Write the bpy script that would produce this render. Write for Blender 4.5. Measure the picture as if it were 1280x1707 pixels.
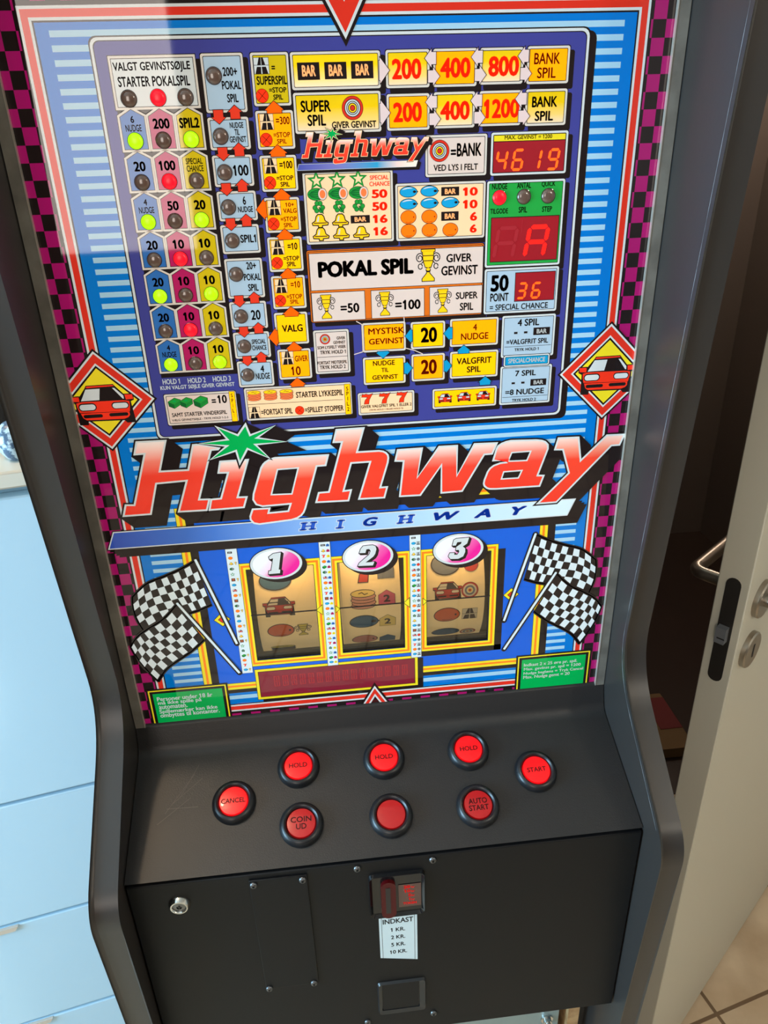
import bpy, math
from mathutils import Vector, Matrix
from mathutils.geometry import tessellate_polygon

S = bpy.context.scene
for o in list(bpy.data.objects):
    bpy.data.objects.remove(o)
COL = S.collection
FZ = 1.445                       # height of the machine's art origin above the floor

# ------------------------------------------------------------------ camera
F_PX, IW, IH = 1233.43, 1280.0, 1707.0
ROT = Matrix(((0.9940, -0.1057, -0.0289), (-0.0725, -0.4371, -0.8965), (0.0821, 0.8932, -0.4421)))
EYE = Vector((-0.0463, -0.6971, 0.2129 + FZ))
xa = ROT[0].normalized(); za = ROT[2].normalized()
ya = za.cross(xa).normalized(); xa = ya.cross(za).normalized()
cam_d = bpy.data.cameras.new('camera'); cam = bpy.data.objects.new('camera', cam_d); COL.objects.link(cam)
cam_d.sensor_fit = 'VERTICAL'; cam_d.sensor_height = 24.0; cam_d.lens = F_PX * 24.0 / IH
cam_d.clip_start = 0.01; cam_d.clip_end = 50
M3 = Matrix((xa, -ya, -za)).transposed()
cam.matrix_world = Matrix.Translation(EYE) @ M3.to_4x4()
S.camera = cam

# ------------------------------------------------------------------ view, world, lights
S.view_settings.view_transform = 'Standard'; S.view_settings.look = 'None'
S.view_settings.exposure = -0.12; S.view_settings.gamma = 1.0
S.view_settings.use_curve_mapping = False
W = bpy.data.worlds.new('world'); S.world = W; W.use_nodes = True
W.node_tree.nodes['Background'].inputs[0].default_value = (0.75, 0.85, 1.0, 1)
W.node_tree.nodes['Background'].inputs[1].default_value = 0.6

def area_light(name, loc, target, sx, sy, power, color):
    l = bpy.data.lights.new(name, 'AREA'); l.shape = 'RECTANGLE'; l.size = sx; l.size_y = sy
    l.energy = power; l.color = color
    o = bpy.data.objects.new(name, l); COL.objects.link(o); o.location = loc
    o.rotation_euler = (Vector(target) - Vector(loc)).to_track_quat('-Z', 'Y').to_euler()
    return o

def bulb(name, loc, power, color, r=0.03):
    l = bpy.data.lights.new(name, 'POINT'); l.energy = power; l.color = color; l.shadow_soft_size = r
    o = bpy.data.objects.new(name, l); COL.objects.link(o); o.location = loc
    return o

WIN_L = area_light('window_daylight', (-2.40, -0.75, 1.45), (0.3, -0.55, 1.2), 1.1, 1.4, 158, (0.42, 0.74, 1.0))
WIN_B = area_light('rear_window_daylight', (-0.95, -3.10, 1.85), (-0.95, 0, 1.85), 0.8, 1.2, 20, (1.0, 0.86, 0.74))
CEIL = bulb('ceiling_bulb', (1.5, -1.9, 2.35), 33, (1.0, 0.90, 0.76), 0.10)
CLO = bulb('closet_fill_light', (1.45, 1.7, 2.3), 18, (1.0, 0.82, 0.68), 0.05)  # added fill light, no lamp known there; lifts the dark closet
LAMP = bulb('pendant_bulb', (-0.62, -0.14, 2.42), 17, (1.0, 0.74, 0.48), 0.05)

# ------------------------------------------------------------------ materials
def lin(c):
    return tuple(((v / 255.0) / 12.92 if v <= 10.31 else ((v / 255.0 + 0.055) / 1.055) ** 2.4) for v in c) + (1.0,)

MATS = {}
def mat(name, rgb, rough=0.5, metal=0.0, emit=0.0, ergb=None, spec=0.5, coat=0.0, bump=None, var=None):
    if name in MATS: return MATS[name]
    m = bpy.data.materials.new(name); m.use_nodes = True; MATS[name] = m
    nt = m.node_tree; b = nt.nodes['Principled BSDF']
    c = lin(rgb)
    b.inputs['Base Color'].default_value = c
    b.inputs['Roughness'].default_value = rough; b.inputs['Metallic'].default_value = metal
    b.inputs['Specular IOR Level'].default_value = spec
    b.inputs['Coat Weight'].default_value = coat; b.inputs['Coat Roughness'].default_value = 0.03
    if emit > 0:
        b.inputs['Emission Color'].default_value = lin(ergb) if ergb else c
        b.inputs['Emission Strength'].default_value = emit
    m.diffuse_color = c
    if var or bump:
        tc = nt.nodes.new('ShaderNodeTexCoord')
    if var:                        # (scale, other colour, detail)
        n = nt.nodes.new('ShaderNodeTexNoise'); n.inputs['Scale'].default_value = var[0]; n.inputs['Detail'].default_value = 6
        nt.links.new(tc.outputs['Object'], n.inputs['Vector'])
        r = nt.nodes.new('ShaderNodeValToRGB'); r.color_ramp.elements[0].color = c; r.color_ramp.elements[1].color = lin(var[1])
        r.color_ramp.elements[0].position = 0.4; r.color_ramp.elements[1].position = 0.65
        nt.links.new(n.outputs['Fac'], r.inputs['Fac']); nt.links.new(r.outputs['Color'], b.inputs['Base Color'])
    if bump:                       # (scale, strength, distance)
        n = nt.nodes.new('ShaderNodeTexNoise'); n.inputs['Scale'].default_value = bump[0]; n.inputs['Detail'].default_value = 3
        nt.links.new(tc.outputs['Object'], n.inputs['Vector'])
        bp = nt.nodes.new('ShaderNodeBump'); bp.inputs['Strength'].default_value = bump[1]; bp.inputs['Distance'].default_value = bump[2]
        nt.links.new(n.outputs['Fac'], bp.inputs['Height']); nt.links.new(bp.outputs['Normal'], b.inputs['Normal'])
    return m

E0 = 0.30                          # back light behind the unlit parts of the printed glass
def ink(name, rgb, e=E0, ergb=None):
    return mat('ink_' + name, rgb, rough=0.6, emit=e, ergb=ergb, spec=0.0, coat=1.0)

def grad(name, stops, axis, a0, a1, e=E0, coord='Object', diag=None):
    """Printed colour run: stops [(pos, rgb)], along an axis of the part between a0 and a1."""
    key = 'ink_' + name
    if key in MATS: return MATS[key]
    m = ink(name, stops[0][1], e); nt = m.node_tree; b = nt.nodes['Principled BSDF']
    tc = nt.nodes.new('ShaderNodeTexCoord'); sp = nt.nodes.new('ShaderNodeSeparateXYZ')
    nt.links.new(tc.outputs[coord], sp.inputs[0])
    src = sp.outputs[axis]
    if diag is not None:           # run along X minus Z
        k = nt.nodes.new('ShaderNodeMath'); k.operation = 'MULTIPLY_ADD'; k.inputs[1].default_value = diag
        nt.links.new(sp.outputs[2], k.inputs[0]); nt.links.new(sp.outputs[0], k.inputs[2]); src = k.outputs[0]
    mr = nt.nodes.new('ShaderNodeMapRange'); mr.inputs['From Min'].default_value = a0; mr.inputs['From Max'].default_value = a1
    nt.links.new(src, mr.inputs['Value'])
    r = nt.nodes.new('ShaderNodeValToRGB'); els = r.color_ramp.elements
    els[0].position = stops[0][0]; els[0].color = lin(stops[0][1]); els[1].position = stops[-1][0]; els[1].color = lin(stops[-1][1])
    for p, c in stops[1:-1]:
        el = els.new(p); el.color = lin(c)
    nt.links.new(mr.outputs[0], r.inputs['Fac'])
    nt.links.new(r.outputs['Color'], b.inputs['Base Color']); nt.links.new(r.outputs['Color'], b.inputs['Emission Color'])
    return m

K = ink('black', (38, 28, 28), 0.03)
WHT = ink('white', (206, 210, 210), 0.32)
CRM = ink('lit cream', (236, 202, 160), 0.42, (255, 205, 150))
PKW = ink('lit pale pink', (218, 202, 194), 0.27, (255, 212, 190))
BRD = ink('border cream', (214, 204, 194), 0.30)
SKY = ink('stripe blue', (164, 204, 226), 0.26)
BLU = ink('field blue', (0, 112, 196), 0.36)
IND = ink('indigo', (64, 66, 142), 0.28)
ROY = ink('royal blue', (10, 88, 198), 0.40)
RED = ink('frame red', (216, 48, 32), 0.34)
MAG = ink('magenta', (166, 20, 100), 0.26)
YEL = ink('yellow', (226, 204, 36), 0.42)
YLN = ink('rail yellow', (230, 208, 36), 0.38)
ORN = ink('rail orange', (238, 120, 24), 0.45)
CYL = ink('cell yellow', (208, 180, 18), 0.36)
CMG = ink('cell magenta', (178, 28, 92), 0.34)
CBL = ink('cell blue', (48, 106, 176), 0.34)
PLB = ink('pale blue', (172, 194, 212), 0.28)
LYL = ink('lit yellow', (238, 178, 4), 0.74, (255, 184, 0))
LOR = ink('lit orange yellow', (250, 150, 4), 0.86, (255, 156, 0))
GRN = ink('sign green', (0, 160, 74), 0.44)
BGN = ink('panel green', (34, 152, 62), 0.40)
ARD = ink('arrow red', (222, 56, 34), 0.42)
AOR = ink('arrow orange', (246, 88, 4), 0.70)
ABL = ink('arrow blue', (14, 140, 186), 0.50)
APK = ink('arrow pale', (216, 192, 190), 0.45)
NRD = ink('number red', (232, 46, 16), 0.72)
DRD = ink('dark red letters', (150, 40, 8), 0.25)
ORB = ink('trophy frame orange', (214, 104, 26), 0.45)
GLD = ink('gold', (240, 192, 22), 0.5)
PLM = ink('plum blue', (20, 146, 196), 0.55)
ORG = ink('orange fruit', (250, 112, 12), 0.6)
LEAF = ink('leaf green', (34, 148, 56), 0.36)
DGN = ink('dark green', (16, 96, 42), 0.4)
CUR = ink('car red', (226, 48, 26), 0.5)
COP = ink('coin copper', (232, 112, 60), 0.6)
GRY = ink('grey', (120, 124, 126), 0.3)
BRW = ink('brown', (92, 48, 34), 0.3)
LBL = ink('lettering blue', (28, 78, 178), 0.4)
DSP = mat('display_red_plastic', (150, 22, 34), 0.25, emit=0.40, ergb=(160, 20, 34), coat=1.0)
DGH = mat('unlit_segment', (160, 32, 44), 0.3, emit=0.40, ergb=(164, 28, 40), coat=1.0)
DSM = mat('message_red_plastic', (122, 12, 40), 0.25, emit=0.32, ergb=(130, 12, 42), coat=1.0)
SEG = mat('lit_segment', (255, 80, 10), 0.4, emit=1.3, ergb=(255, 92, 12))
SEGR = mat('lit_red_segment', (255, 20, 14), 0.4, emit=1.0, ergb=(255, 24, 14))

# ------------------------------------------------------------------ pixel rays (measuring the photograph)
def ray(px, py):
    return xa * ((px - 640.0) / F_PX) + ya * ((py - 853.5) / F_PX) + za
def hit(px, py, P, N):
    d = ray(px, py); P = Vector(P); N = Vector(N)
    return EYE + d * ((P - EYE).dot(N) / d.dot(N))

VIEWS = dict(A=(0, 0, 2.667), B=(400, 0, 2.667), C=(800, 0, 2.667), D=(100, 350, 3.2), E=(450, 350, 3.2), F=(750, 350, 3.2),
    G=(150, 680, 2.56), H=(600, 680, 2.56), I=(200, 880, 4.571), J=(400, 880, 4.0), K=(660, 880, 3.2), L=(150, 1150, 2.56), M=(600, 1150, 2.327),
    N1=(170, 80, 7.111), N2=(210, 310, 7.111), N3=(330, 80, 7.111), N4=(350, 310, 7.111), N5=(370, 480, 5.333), N6=(250, 540, 7.111),
    N7=(480, 70, 5.333), N8=(700, 70, 4.923), P1=(490, 210, 5.333), P2=(650, 220, 7.529), P3=(800, 210, 7.1125), P4=(510, 400, 4.129),
    P5=(590, 520, 5.12), P6=(800, 430, 6.5667), Q7=(200, 700, 4.571), Q8=(400, 700, 4.0), R1=(640, 700, 5.818), R2=(790, 700, 4.741),
    R3=(170, 820, 3.657), R5=(370, 880, 6.4), R6=(530, 880, 6.4), R7=(670, 870, 6.095), R8=(820, 870, 6.4),
    S4=(960, 540, 10.667), G1=(220, 1100, 7.111), G2=(860, 1060, 7.111), X=(0, 0, 1.0))
def pix(v, x, y):
    ox, oy, s = VIEWS[v]; return ox + x / s, oy + y / s
def T(v, x, y):                    # photograph point -> glass plane (u, v)
    p = hit(*pix(v, x, y), (0, 0, FZ), (0, 1, 0)); return (p.x, p.z - FZ)
def BX(v, b):
    a = T(v, b[0], b[1]); c = T(v, b[2], b[3]); return (a[0], c[1], c[0], a[1])

# ------------------------------------------------------------------ objects
def link(o, parent=None):
    COL.objects.link(o)
    if parent is not None:
        o.parent = parent
        o.matrix_parent_inverse = PINV.get(parent.name, Matrix.Identity(4))
    return o
PINV = {}
def thing(name, label, cat, loc, group=None):
    o = bpy.data.objects.new(name, None); COL.objects.link(o); o.location = loc
    o['label'] = label; o['category'] = cat
    if group: o['group'] = group
    PINV[o.name] = Matrix.Translation(-Vector(loc))
    return o
def tag(o, label, cat, group=None):
    o['label'] = label; o['category'] = cat
    if group: o['group'] = group
    return o

class MB:
    """Collects geometry with several materials into ONE mesh."""
    def __init__(s): s.v = []; s.f = []; s.mi = []; s.m = []
    def slot(s, m):
        if m not in s.m: s.m.append(m)
        return s.m.index(m)
    def add(s, vs, fs, m):
        b = len(s.v); k = s.slot(m)
        s.v += [tuple(p) for p in vs]; s.f += [tuple(b + i for i in f) for f in fs]; s.mi += [k] * len(fs)
    def box(s, lo, hi, m, mtx=None):
        x0, y0, z0 = lo; x1, y1, z1 = hi
        vs = [Vector(p) for p in ((x0, y0, z0), (x1, y0, z0), (x1, y1, z0), (x0, y1, z0), (x0, y0, z1), (x1, y0, z1), (x1, y1, z1), (x0, y1, z1))]
        if mtx is not None: vs = [mtx @ p for p in vs]
        s.add(vs, [(0, 3, 2, 1), (4, 5, 6, 7), (0, 1, 5, 4), (1, 2, 6, 5), (2, 3, 7, 6), (3, 0, 4, 7)], m)
    def prism(s, pts, axis, a, b, m, mtx=None):
        """pts 2-D outline, extruded along axis between a and b (axis 0: pts are (y,z); 1: (x,z); 2: (x,y))"""
        def mk(p, t):
            q = [p[0], p[1]]; q.insert(axis, t); q = Vector(q); return mtx @ q if mtx is not None else q
        n = len(pts); vs = [mk(p, a) for p in pts] + [mk(p, b) for p in pts]
        tr = tessellate_polygon([[Vector((p[0], p[1], 0)) for p in pts]])
        fs = [tuple(t) for t in tr] + [tuple(i + n for i in reversed(t)) for t in tr]
        fs += [(i, (i + 1) % n, (i + 1) % n + n, i + n) for i in range(n)]
        s.add(vs, fs, m)
    def lathe(s, prof, O, Nn, m, seg=32, cap=True):
        """prof [(r, h)] turned about the axis Nn through O"""
        Nn = Vector(Nn).normalized(); t = Vector((1, 0, 0)) if abs(Nn.x) < 0.9 else Vector((0, 1, 0))
        e1 = (t - Nn * t.dot(Nn)).normalized(); e2 = Nn.cross(e1); O = Vector(O)
        vs = []; fs = []
        for r, h in prof:
            for i in range(seg):
                a = 2 * math.pi * i / seg
                vs.append(O + Nn * h + e1 * (r * math.cos(a)) + e2 * (r * math.sin(a)))
        for k in range(len(prof) - 1):
            for i in range(seg):
                j = (i + 1) % seg; fs.append((k * seg + i, k * seg + j, (k + 1) * seg + j, (k + 1) * seg + i))
        if cap:
            fs.append(tuple(range((len(prof) - 1) * seg, len(prof) * seg)))
            fs.append(tuple(reversed(range(seg))))
        s.add(vs, fs, m)
    def tube(s, pts, r, m, seg=14):
        pts = [Vector(p) for p in pts]; vs = []; fs = []; n = len(pts); up = Vector((0.13, 0.21, 0.97))
        for i, p in enumerate(pts):
            t = (pts[min(i + 1, n - 1)] - pts[max(i - 1, 0)]).normalized()
            a = t.cross(up).normalized(); b = t.cross(a)
            for k in range(seg):
                w = 2 * math.pi * k / seg; vs.append(p + a * (r * math.cos(w)) + b * (r * math.sin(w)))
        for i in range(n - 1):
            for k in range(seg):
                j = (k + 1) % seg; fs.append((i * seg + k, i * seg + j, (i + 1) * seg + j, (i + 1) * seg + k))
        fs.append(tuple(reversed(range(seg)))); fs.append(tuple(range((n - 1) * seg, n * seg)))
        s.add(vs, fs, m)
    def build(s, name, parent=None, bevel=0, seg=2, smooth=False, label=None):
        me = bpy.data.meshes.new(name); me.from_pydata(s.v, [], s.f)
        for m in s.m: me.materials.append(m)
        me.polygons.foreach_set('material_index', s.mi)
        me.update()
        o = bpy.data.objects.new(name, me); link(o, parent)
        if smooth:
            me.polygons.foreach_set('use_smooth', [True] * len(me.polygons))
            try: me.set_sharp_from_angle(angle=math.radians(40))
            except Exception: pass
        if bevel:
            b = o.modifiers.new('bevel', 'BEVEL'); b.width = bevel; b.segments = seg; b.limit_method = 'ANGLE'; b.angle_limit = math.radians(35)
            b.harden_normals = False
            me.polygons.foreach_set('use_smooth', [True] * len(me.polygons))
            try: me.set_sharp_from_angle(angle=math.radians(60))
            except Exception: pass
        if label: o['label'] = label
        return o

# ------------------------------------------------------------------ flat print
_tx = {}
_cu = bpy.data.curves.new('lettering', 'FONT'); _cu.fill_mode = 'FRONT'; _to = bpy.data.objects.new('lettering', _cu); COL.objects.link(_to)
def raw_glyphs(s, shear):
    _cu.body = s; _cu.shear = shear; _cu.resolution_u = 3
    dg = bpy.context.evaluated_depsgraph_get(); dg.update()
    me = bpy.data.meshes.new_from_object(_to.evaluated_get(dg))
    vs = [(v.co.x, v.co.y) for v in me.vertices]; fs = [tuple(p.vertices) for p in me.polygons]
    bpy.data.meshes.remove(me); return vs, fs
def glyphs(s, bold, shear):
    k = (s, bold, shear)
    if k not in _tx:
        vs, fs = raw_glyphs(s, shear)
        for i, ch in enumerate(s):          # a figure one with its flag
            if ch == '1':
                x1 = max(p[0] for p in raw_glyphs(s[:i + 1], shear)[0]); x0 = x1 - .06; n = len(vs)
                vs += [(x0, .682), (x0 - .145, .575), (x0 - .145, .455), (x0, .545)]; fs.append((n, n + 1, n + 2, n + 3))
        b = bold + .012; V = []; Fc = []
        for dx, dy in [(0, 0), (-b, 0), (b, 0), (0, b * .8), (0, -b * .8)] + ([(b * .7 * i, b * .6 * j) for i in (-1, 1) for j in (-1, 1)] if b > .035 else []):
            n = len(V); V += [(x + dx, y + dy) for x, y in vs]; Fc += [tuple(n + q for q in f) for f in fs]
        xs = [p[0] for p in V]; ys = [p[1] for p in V]
        _tx[k] = (V, Fc, min(xs), min(ys), max(xs), max(ys))
    return _tx[k]

def area2(p): return sum(p[i][0] * p[(i + 1) % len(p)][1] - p[(i + 1) % len(p)][0] * p[i][1] for i in range(len(p)))
def offset(p, d):
    p = [q for i, q in enumerate(p) if math.dist(q, p[i - 1]) > 1e-6]
    sg = 1 if area2(p) > 0 else -1; n = len(p); out = []
    for i in range(n):
        a, b, c = p[i - 1], p[i], p[(i + 1) % n]
        l1 = math.dist(a, b); l2 = math.dist(b, c)
        n1 = ((b[1] - a[1]) / l1 * sg, -(b[0] - a[0]) / l1 * sg); n2 = ((c[1] - b[1]) / l2 * sg, -(c[0] - b[0]) / l2 * sg)
        dt = 1 + n1[0] * n2[0] + n1[1] * n2[1]; k = d / max(dt, 0.25)
        out.append((b[0] + (n1[0] + n2[0]) * k, b[1] + (n1[1] + n2[1]) * k))
    return out
def clip(p, axis, lim, keep_less):
    out = []
    ins = (lambda q: q[axis] <= lim) if keep_less else (lambda q: q[axis] >= lim)
    for i in range(len(p)):
        a, b = p[i - 1], p[i]
        if ins(a) != ins(b):
            t = (lim - a[axis]) / (b[axis] - a[axis]); out.append((a[0] + (b[0] - a[0]) * t, a[1] + (b[1] - a[1]) * t))
        if ins(b): out.append(b)
    return out
def rrect(b, r, n=4):
    u0, v0, u1, v1 = b; r = min(r, (u1 - u0) / 2, (v1 - v0) / 2); out = []
    for cx, cy, a in ((u1 - r, v1 - r, 0), (u0 + r, v1 - r, 90), (u0 + r, v0 + r, 180), (u1 - r, v0 + r, 270)):
        for i in range(n + 1):
            w = math.radians(a + 90 * i / n); out.append((cx + r * math.cos(w), cy + r * math.sin(w)))
    return out
def grow(b, d): return (b[0] - d, b[1] - d, b[2] + d, b[3] + d)
def shift(b, x, y): return (b[0] + x, b[1] + y, b[2] + x, b[3] + y)
def ell(cx, cy, a, b, n=24, a0=0, a1=360):
    return [(cx + a * math.cos(math.radians(a0 + (a1 - a0) * i / n)), cy + b * math.sin(math.radians(a0 + (a1 - a0) * i / n))) for i in range(n + (0 if a1 - a0 == 360 else 1))]

LAY = 4.5e-5
def glass(u, v, h): return Vector((u, -h, v + FZ))
class Art(MB):
    def __init__(s, fn=glass, lim=True): MB.__init__(s); s.fn = fn
    def tri(s, vs, fs, m, lay):
        P = [s.fn(u, v, lay * LAY) for u, v in vs]
        out = []
        for f in fs:
            a = sum(vs[f[i]][0] * vs[f[(i + 1) % len(f)]][1] - vs[f[(i + 1) % len(f)]][0] * vs[f[i]][1] for i in range(len(f)))
            if abs(a) < 1e-14: continue
            out.append(tuple(f) if a > 0 else tuple(reversed(f)))
        s.add(P, out, m)
    def poly(s, p, m, lay, holes=()):
        if len(p) < 3: return
        if not holes and len(p) == 4 and False: pass
        loops = [p] + list(holes)
        tr = tessellate_polygon([[Vector((q[0], q[1], 0)) for q in l] for l in loops])
        s.tri([q for l in loops for q in l], tr, m, lay)
    def rect(s, b, m, lay): s.tri([(b[0], b[1]), (b[2], b[1]), (b[2], b[3]), (b[0], b[3])], [(0, 1, 2, 3)], m, lay)
    def rr(s, b, r, m, lay): p = rrect(b, r); s.tri(p, [tuple(range(len(p)))], m, lay)
    def el(s, cx, cy, a, b, m, lay, n=24): p = ell(cx, cy, a, b, n); s.tri(p, [tuple(range(len(p)))], m, lay)
    def ring(s, b, t, m, lay):
        u0, v0, u1, v1 = b; c = grow(b, -t)
        vs = [(u0, v0), (u1, v0), (u1, v1), (u0, v1), (c[0], c[1]), (c[2], c[1]), (c[2], c[3]), (c[0], c[3])]
        s.tri(vs, [(0, 1, 5, 4), (1, 2, 6, 5), (2, 3, 7, 6), (3, 0, 4, 7)], m, lay)
    def line(s, pts, w, m, lay):
        for a, b in zip(pts, pts[1:]):
            l = math.dist(a, b)
            if l < 1e-9: continue
            nx, ny = -(b[1] - a[1]) / l * w / 2, (b[0] - a[0]) / l * w / 2
            s.tri([(a[0] + nx, a[1] + ny), (a[0] - nx, a[1] - ny), (b[0] - nx, b[1] - ny), (b[0] + nx, b[1] + ny)], [(0, 1, 2, 3)], m, lay)
    def text(s, t, b, m, lay=14, bold=0.0, shear=0.0):
        vs, fs, x0, y0, x1, y1 = glyphs(t, bold, shear)
        kx = (b[2] - b[0]) / (x1 - x0); ky = (b[3] - b[1]) / (y1 - y0)
        s.tri([(b[0] + (x - x0) * kx, b[1] + (y - y0) * ky) for x, y in vs], fs, m, lay)
    def tx(s, view, t, box, m=None, bold=0.016, lay=14, shear=0.0): s.text(t, BX(view, box), m or K, lay, bold, shear)

# ------------------------------------------------------------------ printed symbols (centre c, size s = half width)
CAR = None
def car_shapes():
    global CAR
    q = lambda pts: [T('S4', x, y) for x, y in pts]
    L = [(K, q([(345, 585), (375, 540), (790, 512), (820, 555), (905, 672), (1030, 664), (1048, 690), (1035, 770), (980, 795), (965, 1140), (830, 1148), (800, 1108), (250, 1130), (240, 1188), (105, 1192), (130, 850), (75, 822), (82, 722), (210, 712), (235, 715)])),
         (CUR, q([(365, 575), (385, 552), (780, 527), (798, 545), (380, 580)])),
         (WHT, q([(355, 602), (572, 588), (515, 775), (232, 795)])),
         (WHT, q([(760, 575), (795, 575), (895, 700), (890, 752), (872, 752)])),
         (CUR, q([(150, 832), (235, 810), (870, 778), (960, 790), (945, 870), (920, 958), (160, 988), (148, 900)])),
         (CUR, q([(170, 1000), (910, 962), (905, 1020), (870, 1058), (800, 1085), (230, 1108), (190, 1075)])),
         (CUR, q([(90, 735), (215, 728), (210, 808), (95, 805)])), (CUR, q([(915, 685), (1030, 680), (1030, 755), (915, 768)]))]
    R = lambda a, b, c, d: BX('S4', (a, b, c, d))
    c0 = T('S4', 552, 852); w = (T('S4', 1048, 690)[0] - T('S4', 75, 820)[0]) / 2
    L += [(K, rrect(R(170, 838, 435, 950), .004)), (K, rrect(R(675, 812, 930, 910), .004)), (WHT, rrect(R(185, 856, 420, 936), .003)), (WHT, rrect(R(690, 828, 915, 900), .003)),
          (K, rrect(R(200, 1022, 490, 1060), .002)), (K, rrect(R(595, 992, 880, 1030), .002))]
    CAR = [(m, [((x - c0[0]) / w, (y - c0[1]) / w) for x, y in p]) for m, p in L]
def car(a, c, s, lay, mm=None, sy=1.0):
    if CAR is None: car_shapes()
    for i, (m, p) in enumerate(CAR):
        m2 = (mm or {}).get(m, m)
        a.poly([(c[0] + x * s, c[1] + y * s * sy) for x, y in p], m2, lay + (0 if i == 0 else (1 if i < 8 else (2 if i in (8, 9, 12, 13) else 3))))
def plum(a, c, s, lay, m=None, hi=WHT, tip=True, sy=0.55):
    if tip: a.poly([(c[0] + s * .8, c[1] + s * .3), (c[0] + s * 1.18, c[1]), (c[0] + s * .8, c[1] - s * .3)], K, lay)
    a.el(c[0], c[1], s * 1.07, s * sy * 1.13, K, lay); a.el(c[0], c[1], s, s * sy, m or PLM, lay + 1)
    if hi:
        p = ell(c[0], c[1] + s * sy * .05, s * .82, s * sy * .82, 16, 50, 155); a.poly(p + [(c[0] - s * .1, c[1] + s * sy * .62)], hi, lay + 2)
    if tip: a.el(c[0] + s * .72, c[1], s * .2, s * .14, K, lay + 2, 12)
def orange(a, c, s, lay, m=None, sy=0.8):
    a.el(c[0], c[1], s * 1.07, s * sy * 1.10, K if m else BRW, lay); a.el(c[0], c[1], s, s * sy, m or ORG, lay + 1)
    p = ell(c[0], c[1], s * .75, s * sy * .86, 10, 240, 305); q = ell(c[0], c[1], s * .75, s * sy * .78, 10, 240, 305)
    a.poly(p + q[::-1], DRD, lay + 2); a.el(c[0] + s * .7, c[1], s * .09, s * .12, DRD, lay + 2, 8)
def melon(a, c, s, lay):
    a.el(c[0] - s * .1, c[1], s * .95, s * .62, K, lay); a.el(c[0] - s * .1, c[1], s * .9, s * .57, LEAF, lay + 1)
    for k in (-.38, -.18, .02, .22, .4):
        a.line([(c[0] - s * .95 + abs(k) * s * .7, c[1] + k * s * .55), (c[0] + s * .2, c[1] + k * s * 1.15)], s * .10, DGN, lay + 2)
    a.el(c[0] + s * .52, c[1], s * .48, s * .6, K, lay + 3); a.el(c[0] + s * .52, c[1], s * .44, s * .55, PKW, lay + 4); a.el(c[0] + s * .52, c[1], s * .3, s * .4, COP, lay + 5)
def clover(a, c, s, lay, m=None):
    for d, mm, l in ((1.0, K, lay), (.82, m or LEAF, lay + 1)):
        for k in range(3):
            w = math.radians(90 + 120 * k)
            for e in (-.42, .42):
                a.el(c[0] + s * .52 * math.cos(w + e), c[1] + s * .52 * math.sin(w + e), s * .34 * d, s * .34 * d, mm, l, 14)
    a.line([c, (c[0] + s * .6, c[1] - s * .85)], s * .16, DGN, lay + 2)
def bell(a, c, s, lay):
    shp = [(-.25, .8), (.25, .8), (.45, .55), (.6, -.1), (1.0, -.4), (.95, -.62), (.2, -.68), (.2, -.95), (-.2, -.95), (-.2, -.68), (-.95, -.62), (-1.0, -.4), (-.6, -.1), (-.45, .55)]
    p = [(c[0] + x * s, c[1] + y * s * .85) for x, y in shp]
    a.poly(offset(p, s * .13), K, lay); a.poly(p, GLD, lay + 1); a.line([(c[0] - s * .85, c[1] - s * .32), (c[0] + s * .85, c[1] - s * .32)], s * .13, BRW, lay + 2)
    a.poly([(c[0] - s * .25, c[1] + s * .5), (c[0] - s * .1, c[1] + s * .5), (c[0] - s * .2, c[1] - s * .15), (c[0] - s * .45, c[1] - s * .15)], WHT, lay + 2)
def star5(c, r, r2, n=5, rot=90): return [(c[0] + (r if i % 2 == 0 else r2) * math.cos(math.radians(rot + i * 180 / n)), c[1] + (r if i % 2 == 0 else r2) * math.sin(math.radians(rot + i * 180 / n))) for i in range(2 * n)]
def star(a, c, s, lay, bg=None):
    a.poly(star5(c, s * 1.08, s * .47), DGN, lay); a.poly(star5(c, s * .95, s * .4), LEAF, lay + 1); a.poly(star5(c, s * .58, s * .25), bg or CRM, lay + 2)
def seven(a, c, s, lay, m=None):
    shp = [(-1, .45), (-.85, .95), (-.6, .8), (-.2, .95), (.3, .75), (1.0, .95), (.35, -.2), (.25, -.95), (-.55, -.95), (-.4, -.3), (.15, .35), (-.35, .4)]
    p = [(c[0] + x * s, c[1] + y * s) for x, y in shp]; a.poly(offset(p, s * .08), K, lay); a.poly(p, m or NRD, lay + 1)
def coins(a, c, s, lay, m=None, top=None, n=5, sy=1.0):
    for i in range(n):
        y = c[1] + s * sy * (-.62 + i * .28); dx = (.04 if i % 2 else -.03) * s
        a.el(c[0] + dx, y, s * 1.04, s * .36 * sy, K, lay + i * 2); a.el(c[0] + dx, y, s * .98, s * .3 * sy, (m or COP) if i < n - 1 else (top or GLD), lay + i * 2 + 1)
    y = c[1] + s * sy * (-.62 + (n - 1) * .28); a.line([(c[0] - s * .4, y), (c[0] - s * .1, y + s * .1), (c[0] + s * .1, y - s * .1), (c[0] + s * .4, y)], s * .07, BRW, lay + 2 * n)
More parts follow.
